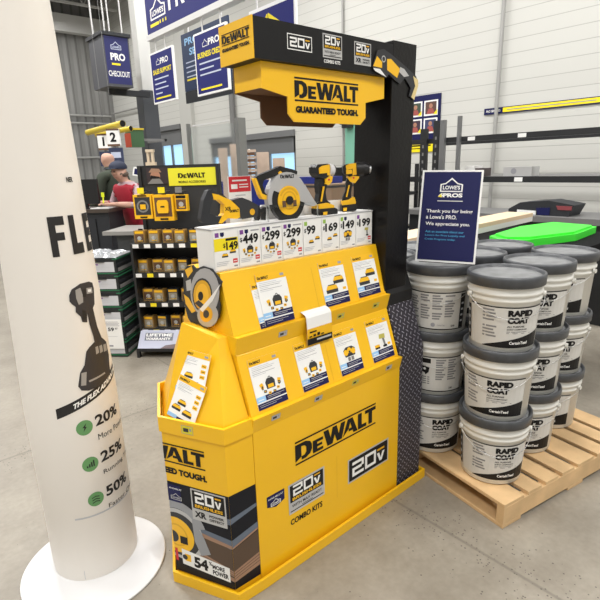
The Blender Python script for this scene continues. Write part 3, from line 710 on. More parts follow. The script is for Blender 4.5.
b = MB(); b.prism(TC, cp((262, 84), (300, 92), (368, 108), (398, 122), (396, 142), (380, 152), (340, 142), (318, 158), (296, 148), (280, 118)), -.028, -.004, BLKP); b.build('front_handle', t, bevel=.004)
b = MB(); b.prism(TC, cp((250, 220), (400, 230), (400, 350), (250, 350)), -.036, -.02, BLKP); b.build('motor', t, bevel=.004)
b = MB(); b.prism(TC, cp((425, 235), (455, 222), (500, 300), (545, 372), (520, 385), (470, 372), (420, 372), (415, 330), (440, 330)), -.034, -.004, LG); b.build('base_plate', t, bevel=.002)
# acrylic stop in front of the saw
ACR = mat('clear_acrylic', (.92, .95, .96), .06, trans=1.)
b = MB(); (xa, za), (xb, zb) = cp((150, 392), (528, 368)); b.box((xa, 1.528, za-.006), (xb, 1.5315, za+.004), ACR); b.box((xa, 1.5285, 1.413), (xa+.004, 1.5315, za), ACR); b.box((xb-.004, 1.5285, 1.413), (xb, 1.5315, za), ACR)
b.build('acrylic_stop', base=V(((xa+xb)/2, 1.53, 1.413)), label='thin clear acrylic bar across the front of the circular saw', cat='holder')
# --- reciprocating saw
def rp(*pts): return tp(pts, 190, 150, 6, 1.56)
base = rp((120, 436))[0]
t = thing('reciprocating_saw', (base[0], 1.56, 1.413), 'yellow and black reciprocating saw lying at the left end of the white box', 'power tool')
b = MB(); b.prism(TI, rp((98, 240), (125, 238), (130, 262), (128, 300), (112, 340), (108, 380), (150, 398), (185, 395), (160, 440), (65, 434), (54, 412), (72, 300)), -.012, .012, CHAR); b.prism(TI, rp((120, 245), (185, 262), (215, 290), (198, 300), (170, 282), (128, 268)), -.010, .010, CHAR); b.build('rear_handle', t, bevel=.004)
b = MB(); b.prism(TI, rp((122, 260), (160, 268), (190, 282), (232, 300), (285, 348), (292, 400), (268, 412), (215, 408), (178, 440), (160, 437), (178, 400), (192, 380), (195, 325), (160, 296), (140, 300), (130, 290)), -.014, .014, YPL); b.text(TI, 'XR', rp((196, 340))[0][0], rp((200, 365))[0][1], .014, BLK, bold=.03, off=.0145); wordmark(b, TI, *rp((226, 378))[0], .04, .014, BLK, .0145, lines=False); b.build('yellow_shell', t, bevel=.003)
b = MB(); b.prism(TI, rp((240, 300), (300, 285), (340, 300), (392, 328), (398, 345), (392, 398), (300, 414), (288, 400), (284, 350)), -.015, .015, DGR); b.disc(TI, *rp((360, 370))[0], .012, YELD, .0155); b.build('gear_case', t, bevel=.005)
b = MB(); b.prism(TI, rp((392, 330), (408, 335), (412, 410), (400, 424), (390, 400)), -.012, .012, BLKP); b.prism(TI, rp((408, 355), (440, 340), (446, 345), (444, 420), (436, 420), (430, 370), (410, 372)), -.012, .012, BLKP); b.build('shoe', t, bevel=.002)

# red notice card standing behind the saws
NX = on_v(228, 178, 1.62).x
b = MB(); NF = Frame((0, 1.665, 0), (1, 0, 0), (0, 0, 1))
(x0, z1), (x1, z0) = [(on_v(x, y, 1.665).x, on_v(x, y, 1.665).z) for x, y in ((227.5, 176.5), (251.5, 196))]
NCX, NCZ = x0, z0
b.fbox(NF, x0, 1.257, x1, z1, -.001, .001, WHP); b.rect(NF, x0+.003, z0+.02, x1-.003, z1-.002, RED, .0016); b.rect(NF, x0+.018, z1-.02, x1-.02, z1-.014, WHP, .002); b.rect(NF, x0+.012, z0+.032, x0+.042, z0+.05, WHP, .002)
for q in range(2): b.rect(NF, x0+.05, z0+.046-.01*q, x1-.015, z0+.05-.01*q, WHP, .002)
b.rect(NF, x0+.03, z0+.004, x1-.03, z0+.009, TXT2, .002)
b.build('notice_card', label='small red and white notice card standing behind the reciprocating saw', cat='sign')

# ================================================================= PAINT PAILS
LID = mat('grey_lid', (.06, .064, .072), .38, var=(30, .15)); PAIL = mat('pail_white', (.72, .71, .67), .35, var=(4, .03)); LIDTOP = mat('dusty_lid', (.17, .175, .18), .55, var=(9, .4))
def cylmap(cx, cy, zf, rf, a0):
    """print on a pail: x is arc length from heading a0 (counter-clockwise seen from above), y is height"""
    class F:
        def __call__(s, x, y, off=0.):
            r = rf(y)+off; a = a0+x/rf(.15); return V((cx+r*math.cos(a), cy+r*math.sin(a), zf+y))
    return F()
def crect(b, F, x0, y0, x1, y1, mt, off=.0015, n=6):
    for i in range(n):
        a, c = x0+(x1-x0)*i/n, x0+(x1-x0)*(i+1)/n
        b.poly([F(a, y0, off), F(c, y0, off), F(c, y1, off), F(a, y1, off)], mt)
PTX = mat('pail_small_print', (.22, .22, .23), .6)
def make_pail(x, y, z, ang, label, side='front', group='joint compound pails stacked on the pallet', detail=True):
    t = thing('paint_pail', (x, y, z), label, 'pail', group)
    rf = lambda h: .139+.016*h/.29
    b = MB(); b.lathe((x, y, z), [(.132, 0), (.139, .006), (rf(.23), .232), (.157, .236), (.157, .244), (rf(.24), .248), (rf(.25), .258), (.160, .262), (.160, .272), (rf(.27), .276), (rf(.30), .305)], PAIL, 56); b.build('pail_body', t)
    b = MB(); b.lathe((x, y, z), [(.163, .298), (.1665, .300), (.168, .335), (.1655, .345), (.159, .3475), (.156, .340), (.150, .3325)], LID, 56, False)
    b.lathe((x, y, z), [(.1505, .326), (.1505, .3320), (.10, .3325), (.0005, .3325)], LIDTOP, 40); b.build('lid', t)
    if not detail: return t
    F = cylmap(x, y, z, rf, ang)
    b = MB(); PL = mat('label_paper', (.62, .61, .585), .5)
    if side == 'front':
        crect(b, F, -.20, .03, .15, .212, PL, .0008, 16)
        crect(b, F, -.20, .211, .15, .216, BLK, .0012, 16)
        # black band rising to the right
        n = 14
        for i in range(n):
            a0_, a1_ = -.125+.275*i/n, -.125+.275*(i+1)/n
            h0 = .030+.072*(i/n)**.85; h1 = .030+.072*((i+1)/n)**.85
            b.poly([F(a0_, .028, .0014), F(a1_, .028, .0014), F(a1_, h1, .0014), F(a0_, h0, .0014)], BLK)
        b.text(F, 'RAPID', -.02, .174, .029, BLK, w=.11, bold=.075, off=.0018); b.text(F, 'COAT', -.02, .141, .029, BLK, w=.094, bold=.075, off=.0018)
        b.text(F, 'ALL PURPOSE', -.02, .124, .008, BLK, w=.075, off=.0018); b.text(F, 'JOINT COMPOUND', -.02, .110, .008, BLK, w=.09, off=.0018)
        b.text(F, 'CertainTeed', -.005, .045, .014, WHP, w=.085, bold=.03, off=.002)
        for k in range(9):
            if k != 4: crect(b, F, -.125, .195-.015*k, -.125+.05+.006*(k % 3), .203-.015*k, PTX, .0014, 2)
        crect(b, F, -.02, .095, .09, .098, PTX, .0014, 3); crect(b, F, -.02, .102, .07, .105, PTX, .0014, 3)
        crect(b, F, -.235, .04, -.205, .20, BLK, .0012, 2)
        for k in range(4): crect(b, F, -.23, .06+.035*k, -.212, .075+.035*k, TXT2, .0016, 1)
    elif side == 'back':
        crect(b, F, -.16, .03, .15, .212, PL, .0008, 16); crect(b, F, -.16, .211, .15, .216, BLK, .0012, 16); crect(b, F, -.16, .024, .15, .029, BLK, .0012, 16)
        for c_ in range(4):
            for k in range(10):
                if (c_*7+k*3) % 8: crect(b, F, -.145+.06*c_, .195-.013*k, -.145+.06*c_+.048-.006*((k+c_) % 3), .203-.013*k, PTX, .0014, 2)
        b.disc(F, -.02, .05, .011, TXT, .0014, n=14); b.text(F, 'CertainTeed', .0, .045, .008, TXT, w=.04, off=.0014); b.text(F, '28', .07, .04, .009, BLK, w=.022, off=.0014)
        crect(b, F, .118, .03, .15, .205, BLK, .0012, 3)
        for k in range(4): crect(b, F, .125, .06+.03*k, .142, .07+.03*k, TXT2, .0016, 1)
    else:
        crect(b, F, -.16, .03, .15, .212, PL, .0008, 16); crect(b, F, -.16, .211, .15, .216, BLK, .0012, 16); crect(b, F, -.16, .024, .15, .029, BLK, .0012, 16)
        crect(b, F, -.085, .18, -.025, .205, BLK, .0014, 3); b.text(F, 'BAD AIR', -.08, .188, .009, WHP, w=.05, bold=.03, off=.0018) if False else None
        b.disc(F, -.055, .145, .02, BLK, .0014, n=10); b.shape(F, [(-.075, .12), (-.06, .135), (-.05, .115), (-.035, .13), (-.03, .16), (-.065, .168)], BLK, .0016); b.disc(F, -.055, .148, .007, WHP, .002, n=8)
        for c_ in range(2):
            for k in range(9): crect(b, F, .0+.06*c_, .195-.013*k, .0+.06*c_+.048-.008*((k+c_) % 3), .203-.013*k, PTX, .0014, 2)
        for k in range(4): crect(b, F, -.09, .10-.012*k, -.03, .106-.012*k, PTX, .0014, 2)
        crect(b, F, -.145, .03, -.11, .10, BLK, .0014, 2); b.text(F, '28', .07, .04, .009, BLK, w=.022, off=.0014)
    b.build('label', t)
    # bail and its ears
    b = MB(); hp = []
    for i in range(15):
        q = i/14; a = ang+R(-78)+R(156)*q; dz = -.085*math.sin(PI*q)
        r = .1655+.004*math.sin(PI*q); hp.append((x+r*math.cos(a), y+r*math.sin(a), z+.25+dz))
    b.path(hp, .0016, mat('wire_steel', (.5, .5, .5), .35, .9), 6); b.build('bail_handle', t)
    for s_ in (-1, 1):
        b = MB(); a = ang+s_*R(78); c_ = V((x+.163*math.cos(a), y+.163*math.sin(a), z+.25)); o_ = V((math.cos(a), math.sin(a), 0))
        b.tube(c_-o_*.006, c_+o_*.007, .012, PAIL, n=14); b.build('handle_ear', t)
    return t
PZ = .128; HS = .333
Apos = (2.11, 1.03); Bpos = (2.126, 1.386)
aA = math.atan2(-Apos[1], -Apos[0]); aB = math.atan2(-Bpos[1], -Bpos[0])
near = 'pail with RAPID COAT label in the near stack, '
make_pail(*Apos, PZ, aA+R(15), 'white pail at the bottom of the near stack, standing at the pallet corner')
make_pail(*Apos, PZ+HS, aA-R(8), 'white pail in the middle of the near stack by the right edge')
make_pail(*Apos, PZ+2*HS, aA+R(16), 'white pail on top of the near stack by the right edge')
make_pail(*Bpos, PZ, aB+R(8), 'white pail at the bottom of the stack beside the black diamond plate')
make_pail(*Bpos, PZ+HS, aB+R(2), 'white pail in the middle of the stack beside the black diamond plate', 'warn')
make_pail(*Bpos, PZ+2*HS, aB, 'white pail on top of the stack beside the black plate, under the blue sign', 'back')
src = {}
for k in range(3):
    src[k] = make_pail(2.455, 1.03, PZ+k*HS, aA, ('white pail at the bottom of the stack behind the near stack', 'white pail in the middle of the stack behind the near stack', 'pail with dusty grey lid directly behind the near stack')[k])
    src[k].location = (2.475, 1.045, PZ+k*HS)
rest = [((2.475, 1.395), 'behind the blue thank-you sign, second in from the stand'), ((2.135, 1.74), 'behind the blue sign at the column side'), ((2.822, 1.06), 'third in from the near pallet corner'), ((2.822, 1.41), 'third row in, near the green strip'), ((2.475, 1.745), 'at the back of the middle row'), ((2.822, 1.76), 'at the far back corner of the pallet')]
for (x, y), lb in rest:
    for k in range(3):
        dup(src[k], (x, y, PZ+k*HS), R(random.uniform(-20, 20)), ('bottom', 'middle', 'topmost')[k]+' white pail of the stack '+lb)
# ---------------------------------------------------------------- the pallet
pa = R(-10.3)
pal = thing('wooden_pallet', (1.897, .845, 0), 'light pine pallet on the floor under the stacked white pails', 'pallet', rz=pa)
def lbox(root, name, a, c, mt, **kw):
    M = world(root); b = MB(); b.box(a, c, mt); b.v = [M @ q for q in b.v]; return b.build(name, root, **kw)
for i, w_ in enumerate((.14, .10, .10, .10, .14, .10, .10, .12)):
    xx = sum((.14, .10, .10, .10, .14, .10, .10, .12)[:i])+.032*i
    lbox(pal, 'deck_board', (xx, 0, .108), (xx+w_, 1.22, .126), PINE, bevel=.002)
for yy in (0, .59, 1.18): lbox(pal, 'stringer', (.001, yy, .018), (1.115, yy+.04, .1075), PINE, bevel=.002)
for xx in (0, .5, .985): lbox(pal, 'bottom_board', (xx, 0, 0), (xx+.13, 1.22, .0175), PINE, bevel=.002)

# ------------------------------------------------------ thank-you sign
SL = V((2.014, 1.45, 1.134)); SRt = V((2.141, 1.201, 1.134)); ww_ = (SRt-SL).normalized(); away = V((-ww_.y, ww_.x, 0))
upd = V((0, 0, 1))*math.cos(R(13))+away*math.sin(R(13))
zsg = PZ+3*HS+.0155
SGF = Frame(SL+V((0, 0, zsg-1.134+.004))-ww_*.004-away*.0, ww_, upd).sub(0, 0, R(-1.2))
sg = thing('thank_you_sign', SGF(.14, 0), 'navy sign with white border reading Thank you for being a PRO, standing on a pail', 'sign')
b = MB(); SW, SH = .283, .446
b.fbox(SGF, 0, 0, SW, SH, -.003, 0, WHP); b.rect(SGF, .009, .009, SW-.009, SH-.009, NVY, .0008)
house_logo(b, SGF, .09, SH-.105, .105, .068, WHP, .0016, txt=WHP); b.text(SGF, '4PROS', .085, SH-.131, .02, WHP, w=.112, bold=.05, off=.0016); b.shape(SGF, [(.083, SH-.129), (.098, SH-.113), (.102, SH-.131)], YTG, .0018)
b.rect(SGF, .082, SH-.150, .2, SH-.147, WHP, .0016)
b.text(SGF, 'Thank you for being', .035, .236, .021, WHP, w=.215, bold=.018, off=.0016); b.text(SGF, "a Lowe's PRO.", .035, .210, .02, WHP, w=.145, bold=.018, off=.0016)
b.text(SGF, 'We appreciate you.', .035, .174, .021, WHP, w=.208, bold=.018, off=.0016)
for k, (s_, l_) in enumerate((('Ask an associate about our', .18), ("Lowe's for Pros Loyalty and", .185), ('Credit Programs today.', .145))): b.text(SGF, s_, .038, .143-.019*k, .011, CYA, w=l_, bold=.008, off=.0016)
b.build('sign_panel', sg)
b = MB(); b.fbox(SGF, .02, -.003, SW-.02, .012, -.012, -.003, BLKP); b.fbox(SGF, .10, .0, .18, .2, -.006, -.003, BLKP); b.build('sign_stand', sg)

# ============================================================= THE TALL STANDEE
SC = V((.444, 1.925, 0)); 
c1 = on_plane(138, 540, (0, 0, 0), V((0, 0, 1))); c0_ = on_plane(88, 594, (0, 0, 0), V((0, 0, 1)))
az0 = math.atan2(c0_.x, c0_.y)
dd_ = 1.80+.172; azc = math.atan2(c1.x, c1.y)-math.asin(.172/ (c1.xy.length**2+.172**2)**.5)
dc = (c1.xy.length**2+.172**2)**.5
SC = V((dc*math.sin(azc), dc*math.cos(azc), 0)); SRD = .172
st = thing('promo_standee', SC, 'tall white rounded promotional column on a white disc base with green bullet icons', 'standee')
FAB = mat('white_fabric_print', (.82, .78, .73), .55, bump=(5, .12)); 
b = MB(); n = 72
rings = []
for z, k in ((.012, .985), (.05, 1.), (.30, .99), (.305, 1.))+tuple((.75+.1*i, 1-.17*.1*i) for i in range(16)):
    rings.append([V((SC.x+SRD*k*math.cos(2*PI*i/n), SC.y+SRD*k*math.sin(2*PI*i/n), z)) for i in range(n)])
b.loft(rings, FAB, True, True); b.build('column_sleeve', st)
b = MB(); b.lathe((.452, 1.92, 0), [(.284, .0), (.288, .003), (.288, .0095), (.284, .012), (.0005, .012)], mat('white_base', (.72, .72, .73), .3, coat=.3), 80, False)
b.build('base_plate', st)
camaz = math.atan2(-SC.y, -SC.x)   # heading from the column centre to the viewer
class CylF:
    def __init__(s, tilt=0.): s.t = tilt
    def __call__(s, x, y, off=0.):
        a = camaz + x/SRD; r = SRD*(1-.17*max(0, y-.75))+off; return V((SC.x+r*math.cos(a), SC.y+r*math.sin(a), y))
CY = CylF()
def cyl_trace(px, py):
    d = ray(px, py); ox, oy = CAM.x-SC.x, CAM.y-SC.y
    A = d.x**2+d.y**2; B = 2*(ox*d.x+oy*d.y); C_ = ox*ox+oy*oy-SRD**2; D = B*B-4*A*C_
    tt = (-B-math.sqrt(max(D, 0)))/(2*A); p = CAM+d*tt
    a = math.atan2(p.y-SC.y, p.x-SC.x); da = (a-camaz+PI) % (2*PI)-PI
    return da*SRD, p.z
INK = mat('standee_black', (.015, .014, .015), .5); GIC = mat('green_icon', (.13, .32, .12), .5)
def sub_poly(bb, pts, mt, off=.0015, k=6):
    # subdivide a strip quad so that it wraps round the column
    (x0, y0), (x1, y1), (x2, y2), (x3, y3) = pts
    for i in range(k):
        p, q = i/k, (i+1)/k; L_ = lambda a, c, t_: a+(c-a)*t_
        bb.poly([CY(L_(x0, x1, p), L_(y0, y1, p), off), CY(L_(x0, x1, q), L_(y0, y1, q), off), CY(L_(x3, x2, q), L_(y3, y2, q), off), CY(L_(x3, x2, p), L_(y3, y2, p), off)], mt)
b = MB()
s0, _ = cyl_trace(88, 593)
sub_poly(b, [(s0, .31), (s0+.26, .31), (s0+.26, .303), (s0, .303)], TXT2, .0006, 10)
b.rect(CY, s0-.001, .02, s0+.001, 2.2, TXT2, .0006)
STANDEE_BITS = True

# ------------------------------------------------ print on the tall standee
def csub(pts_list, k): return pts_list
def cyl_poly(b, pts, mt, off=.0016):
    """filled outline on the column, cut into slivers so that it follows the curve"""
    from mathutils.geometry import tessellate_polygon
    t = tessellate_polygon([[V((x, y, 0)) for x, y in pts]])
    def rec(A, B, C_, d):
        w_ = max(abs(A[0]-B[0]), abs(B[0]-C_[0]), abs(C_[0]-A[0]))
        if w_ < .022 or d > 5: b.poly([CY(*A, off), CY(*B, off), CY(*C_, off)], mt); return
        e = [(abs(A[0]-B[0]), 0), (abs(B[0]-C_[0]), 1), (abs(C_[0]-A[0]), 2)]; k = max(e)[1]
        P_ = [A, B, C_]; p, q, r_ = P_[k], P_[(k+1) % 3], P_[(k+2) % 3]; m_ = ((p[0]+q[0])/2, (p[1]+q[1])/2)
        rec(p, m_, r_, d+1); rec(m_, q, r_, d+1)
    for q in t: rec(pts[q[0]], pts[q[1]], pts[q[2]], 0)
class CylS:
    def __init__(s, k, y0): s.k = k; s.y0 = y0
    def __call__(s, x, y, off=0.): return CY(x, y+s.k*(x-s.y0), off)
# big letters F L E X
def cbox(x0, y0, x1, y1, mt=INK, off=.0016): cyl_poly(b, [(x0, y0), (x1, y0), (x1, y1), (x0, y1)], mt, off)
zb, zt = 1.34, 1.477
cbox(.015, zb, .04, zt); cbox(.04, zt-.03, .075, zt); cbox(.04, zb+.055, .07, zb+.082)
cbox(.094, zb, .12, zt); cbox(.12, zb, .15, zb+.038)
cbox(.172, zb, .198, zt)
for q in (0, .054, .107): cbox(.198, zb+q, .23, zb+q+.03)
b.text(CY, 'NER', .117, 1.588, .018, INK, w=.034, bold=.03)
BS = CylS(.32, 0.)
nb = 14
for i in range(nb):
    xa, xb = s0+.29*i/nb, s0+.29*(i+1)/nb
    b.poly([BS(xa, .763, .0012), BS(xb, .763-.00*i, .0012), BS(xb, .803, .0012), BS(xa, .803, .0012)], INK)
b.text(BS, 'THE FLEX ADVANTAGE', .0, .773, .02, WHP, w=.26, bold=.05, shear=.25, off=.002)
for (zz, num, txt_), ic in zip(((.677, '20%', 'More Power'), (.52, '25%', 'Running Time'), (.364, '50%', 'Faster Charge')), (0, 1, 2)):
    b.text(CY, num, .067, zz, .046, INK, w=.118, bold=.03); b.text(CY, txt_, .070, zz-.058, .024, INK, w=.0155*len(txt_), bold=.0)
    zc_ = zz+.012
    cyl_poly(b, [(.026+.030*math.cos(a*PI/12), zc_+.031*math.sin(a*PI/12)) for a in range(24)], GIC, .0012)
    if ic == 0: cyl_poly(b, [(.020, zc_-.016), (.034, zc_+.002), (.028, zc_+.003), (.034, zc_+.018), (.018, zc_+.001), (.025, zc_)], INK, .0018)
    elif ic == 1:
        for q in range(4): cbox(.012+.008*q, zc_-.012, .017+.008*q, zc_-.004+.006*q, INK, .0018)
    else:
        for q in range(3): cyl_poly(b, [(.012, zc_+.010-.011*q), (.026, zc_+.015-.011*q), (.04, zc_+.010-.011*q), (.04, zc_+.006-.011*q), (.026, zc_+.011-.011*q), (.012, zc_+.006-.011*q)], INK, .0018)
# printed black driver
def ct(*pts, s=7.5, ox=65, oy=280): return [cyl_trace(ox+x/s, oy+y/s) for x, y in pts]
PG = mat('standee_grey_print', (.35, .33, .31), .5); PD = mat('standee_dark_print', (.035, .032, .036), .5)
cyl_poly(b, ct((40, 120), (60, 75), (130, 30), (200, 12), (228, 20), (238, 60), (240, 180), (222, 220), (180, 230), (178, 320), (140, 318), (130, 280), (90, 245), (90, 205), (60, 185), (42, 165)), PD)
cyl_poly(b, ct((90, 80), (130, 60), (150, 120), (150, 170), (115, 190), (95, 140)), PG, .0022)
cyl_poly(b, ct((145, 75), (172, 70), (172, 128), (148, 130)), INK, .0024)
cyl_poly(b, ct((178, 62), (222, 55), (225, 98), (180, 106)), PG, .0024); cyl_poly(b, ct((188, 72), (214, 68), (215, 88), (190, 92)), WHP, .0028)
cyl_poly(b, ct((176, 220), (225, 205), (255, 350), (285, 430), (325, 520), (232, 470), (222, 420), (195, 330)), PD)
cyl_poly(b, ct((140, 230), (172, 232), (172, 300), (145, 300)), INK, .0022)
cyl_poly(b, ct((225, 470), (285, 430), (318, 460), (335, 560), (338, 640), (345, 720), (310, 760), (180, 830), (125, 830), (100, 800), (115, 700), (150, 640), (165, 540), (190, 505)), PD)
for q in range(3): cyl_poly(b, ct((235+30*q, 505-10*q), (255+30*q, 495-10*q), (262+30*q, 545-10*q), (240+30*q, 560-10*q)), PG, .0022)
cyl_poly(b, ct((125, 700), (165, 690), (160, 790), (122, 795)), PG, .0022)
cyl_poly(b, ct((180, 755), (300, 690), (305, 700), (185, 768)), PG, .0022)
b.build('printed_graphics', st)
b = MB(); q = CY(s0, 0, .0); b.tube((q.x, q.y, .012), (q.x+.012, q.y-.004, .012), .006, BLKP) if False else None

# ================================================================== THE STORE
def struct(b, name, **kw): return b.build(name, kind='structure', base=V((0, 0, 0)), **kw)
X0, X1, Y0, Y1, HC = -7., 8., -6., 20., 7.7
def nodes(name):
    mt = bpy.data.materials.new(name); mt.use_nodes = True; return mt, mt.node_tree, mt.node_tree.nodes['Principled BSDF']
def N(nt, t, **kw):
    n = nt.nodes.new(t)
    for k, v_ in kw.items(): setattr(n, k, v_)
    return n
# concrete floor: mottled, sawn joints, pitted aggregate near the joints
fm, nt, bs = nodes('polished_concrete')
tc = N(nt, 'ShaderNodeTexCoord'); L = nt.links.new
n1 = N(nt, 'ShaderNodeTexNoise'); n1.inputs['Scale'].default_value = 2.2; n1.inputs['Detail'].default_value = 8; n1.inputs['Roughness'].default_value = .62; L(tc.outputs['Object'], n1.inputs['Vector'])
n2 = N(nt, 'ShaderNodeTexNoise'); n2.inputs['Scale'].default_value = 38; n2.inputs['Detail'].default_value = 5; L(tc.outputs['Object'], n2.inputs['Vector'])
cr = N(nt, 'ShaderNodeValToRGB'); cr.color_ramp.elements[0].position = .3; cr.color_ramp.elements[0].color = (.20, .175, .14, 1); cr.color_ramp.elements[1].position = .7; cr.color_ramp.elements[1].color = (.33, .30, .25, 1); L(n1.outputs['Fac'], cr.inputs['Fac'])
def M_(op, a, c=None, d=None):
    n = N(nt, 'ShaderNodeMath', operation=op)
    for i, q in enumerate((a, c, d)):
        if q is None: continue
        if isinstance(q, (int, float)): n.inputs[i].default_value = q
        else: L(q, n.inputs[i])
    return n.outputs[0]
fine = M_('MULTIPLY_ADD', n2.outputs['Fac'], .35, .82)
sx = N(nt, 'ShaderNodeSeparateXYZ'); L(tc.outputs['Object'], sx.inputs[0])
def joint(c, off, per):
    a = M_('FRACT', M_('DIVIDE', M_('SUBTRACT', c, off-per/2-per*9), per)); return M_('MULTIPLY', M_('ABSOLUTE', M_('SUBTRACT', a, .5)), per)
jx = joint(sx.outputs['X'], 1.70, 3.6); jy = joint(sx.outputs['Y'], 3.1, 3.6)
jm = M_('MINIMUM', jx, jy); line = N(nt, 'ShaderNodeMapRange'); line.inputs['From Min'].default_value = .011; line.inputs['From Max'].default_value = .003; L(jm, line.inputs['Value']); line = line.outputs['Result']
vo = N(nt, 'ShaderNodeTexVoronoi'); vo.inputs['Scale'].default_value = 85; L(tc.outputs['Object'], vo.inputs['Vector'])
rnd = N(nt, 'ShaderNodeSeparateColor'); L(vo.outputs['Color'], rnd.inputs[0])
near_ = M_('MULTIPLY', M_('SUBTRACT', .22, M_('MINIMUM', jm, .22)), 1.3)
spot = M_('MULTIPLY', M_('LESS_THAN', vo.outputs['Distance'], .3), M_('LESS_THAN', rnd.outputs[0], M_('ADD', near_, .006)))
dark = M_('SUBTRACT', 1., M_('MAXIMUM', M_('MULTIPLY', line, .28), M_('MULTIPLY', spot, .62)))
vm = N(nt, 'ShaderNodeVectorMath', operation='SCALE'); L(cr.outputs['Color'], vm.inputs[0]); L(M_('MULTIPLY', fine, dark), vm.inputs['Scale']); L(vm.outputs['Vector'], bs.inputs['Base Color'])
rg = M_('MULTIPLY_ADD', n1.outputs['Fac'], .25, .27); L(rg, bs.inputs['Roughness'])
struct(MB().box((X0, Y0, -.1), (X1, Y1, 0), fm), 'floor')
# painted block wall
def block_mat(name, colr, vecx, sc_x=.4, sc_y=.2):
    mt, nt_, b_ = nodes(name); t_ = N(nt_, 'ShaderNodeTexCoord'); sp = N(nt_, 'ShaderNodeSeparateXYZ'); cb = N(nt_, 'ShaderNodeCombineXYZ'); l_ = nt_.links.new
    l_(t_.outputs['Object'], sp.inputs[0]); l_(sp.outputs[vecx], cb.inputs[0]); l_(sp.outputs['Z'], cb.inputs[1])
    br = N(nt_, 'ShaderNodeTexBrick'); br.inputs['Scale'].default_value = 1; br.inputs['Brick Width'].default_value = sc_x; br.inputs['Row Height'].default_value = sc_y; br.inputs['Mortar Size'].default_value = .006; br.inputs['Mortar Smooth'].default_value = .3
    br.inputs['Color1'].default_value = (*colr, 1); br.inputs['Color2'].default_value = (*[c*.97 for c in colr], 1); br.inputs['Mortar'].default_value = (*[c*.68 for c in colr], 1)
    l_(cb.outputs[0], br.inputs['Vector']); l_(br.outputs['Color'], b_.inputs['Base Color']); b_.inputs['Roughness'].default_value = .6
    bp = N(nt_, 'ShaderNodeBump'); bp.inputs['Strength'].default_value = .25; bp.inputs['Distance'].default_value = .01; bp.invert = True; l_(br.outputs['Fac'], bp.inputs['Height']); l_(bp.outputs['Normal'], b_.inputs['Normal'])
    return mt
WB = block_mat('painted_block', (.57, .57, .54), 'Y', 60, .2)
# openings: door_1 v 14.8..16.4 to z 3.0 ; door_2 v 9.3..13.1 to z 2.45
w_ = MB()
for y0, y1, z0, z1 in ((Y0, 9.3, 0, HC), (9.3, 13.1, 2.45, HC), (13.1, 14.8, 0, HC), (14.8, 16.4, 3.0, HC), (16.4, Y1, 0, HC)): w_.box((X1, y0, z0), (X1+.25, y1, z1), WB)
struct(w_, 'wall_right')
rib, nt, bs = nodes('ribbed_metal_cladding'); tc = N(nt, 'ShaderNodeTexCoord'); L = nt.links.new; sx = N(nt, 'ShaderNodeSeparateXYZ'); L(tc.outputs['Object'], sx.inputs[0])
fr = M_('ABSOLUTE', M_('SUBTRACT', M_('FRACT', M_('MULTIPLY', sx.outputs['X'], 3.2)), .5)); st_ = M_('GREATER_THAN', fr, .38)
nz = N(nt, 'ShaderNodeTexNoise'); nz.inputs['Scale'].default_value = .9; nz.inputs['Detail'].default_value = 5; L(tc.outputs['Object'], nz.inputs['Vector'])
mul = M_('MULTIPLY', M_('SUBTRACT', 1., M_('MULTIPLY', st_, .35)), M_('MULTIPLY_ADD', nz.outputs['Fac'], .5, .75))
vm = N(nt, 'ShaderNodeVectorMath', operation='SCALE'); vm.inputs[0].default_value = (.24, .24, .235); L(mul, vm.inputs['Scale']); L(vm.outputs['Vector'], bs.inputs['Base Color']); bs.inputs['Roughness'].default_value = .5
bp = N(nt, 'ShaderNodeBump'); bp.inputs['Distance'].default_value = .05; L(fr, bp.inputs['Height']); L(bp.outputs['Normal'], bs.inputs['Normal'])
struct(MB().box((X0, Y1, 0), (X1+.25, Y1+.25, HC), rib), 'wall_end')
PW = mat('plain_wall', (.5, .5, .48), .7)
struct(MB().box((X0-.25, Y0, 0), (X0, Y1, HC), PW), 'wall_left'); struct(MB().box((X0, Y0-.25, 0), (X1+.25, Y0, HC), PW), 'wall_rear')
DK = mat('roof_deck', (.25, .25, .245), .7)
b = MB(); b.box((X0, Y0, HC), (X1+.25, Y1+.25, HC+.2), DK)
struct(b, 'ceiling')
JS = mat('joist_white', (.55, .55, .54), .6)
for k, yy in enumerate((6.5, 8.5, 10.5, 12.5, 14.5, 16.5, 18.5)):
    b = MB(); b.box((X0+.1, yy-.04, HC-.75), (X1-.1, yy+.04, HC-.68), JS); b.box((X0+.1, yy-.05, HC-.08), (X1-.1, yy+.05, HC-.002), JS)
    n_ = 20
    for i in range(n_):
        xa = X0+.1+(X1-X0-.2)*i/n_; xb = X0+.1+(X1-X0-.2)*(i+.5)/n_; xc = X0+.1+(X1-X0-.2)*(i+1)/n_
        b.tube((xa, yy, HC-.06), (xb, yy, HC-.7), .018, JS, n=6); b.tube((xb, yy, HC-.7), (xc, yy, HC-.06), .018, JS, n=6)
    struct(b, 'trim_%d' % (k+1))
b = MB(); b.box((2.0, Y1-.5, HC-1.35), (X1, Y1-.2, HC-.8), JS); struct(b, 'trim_8')
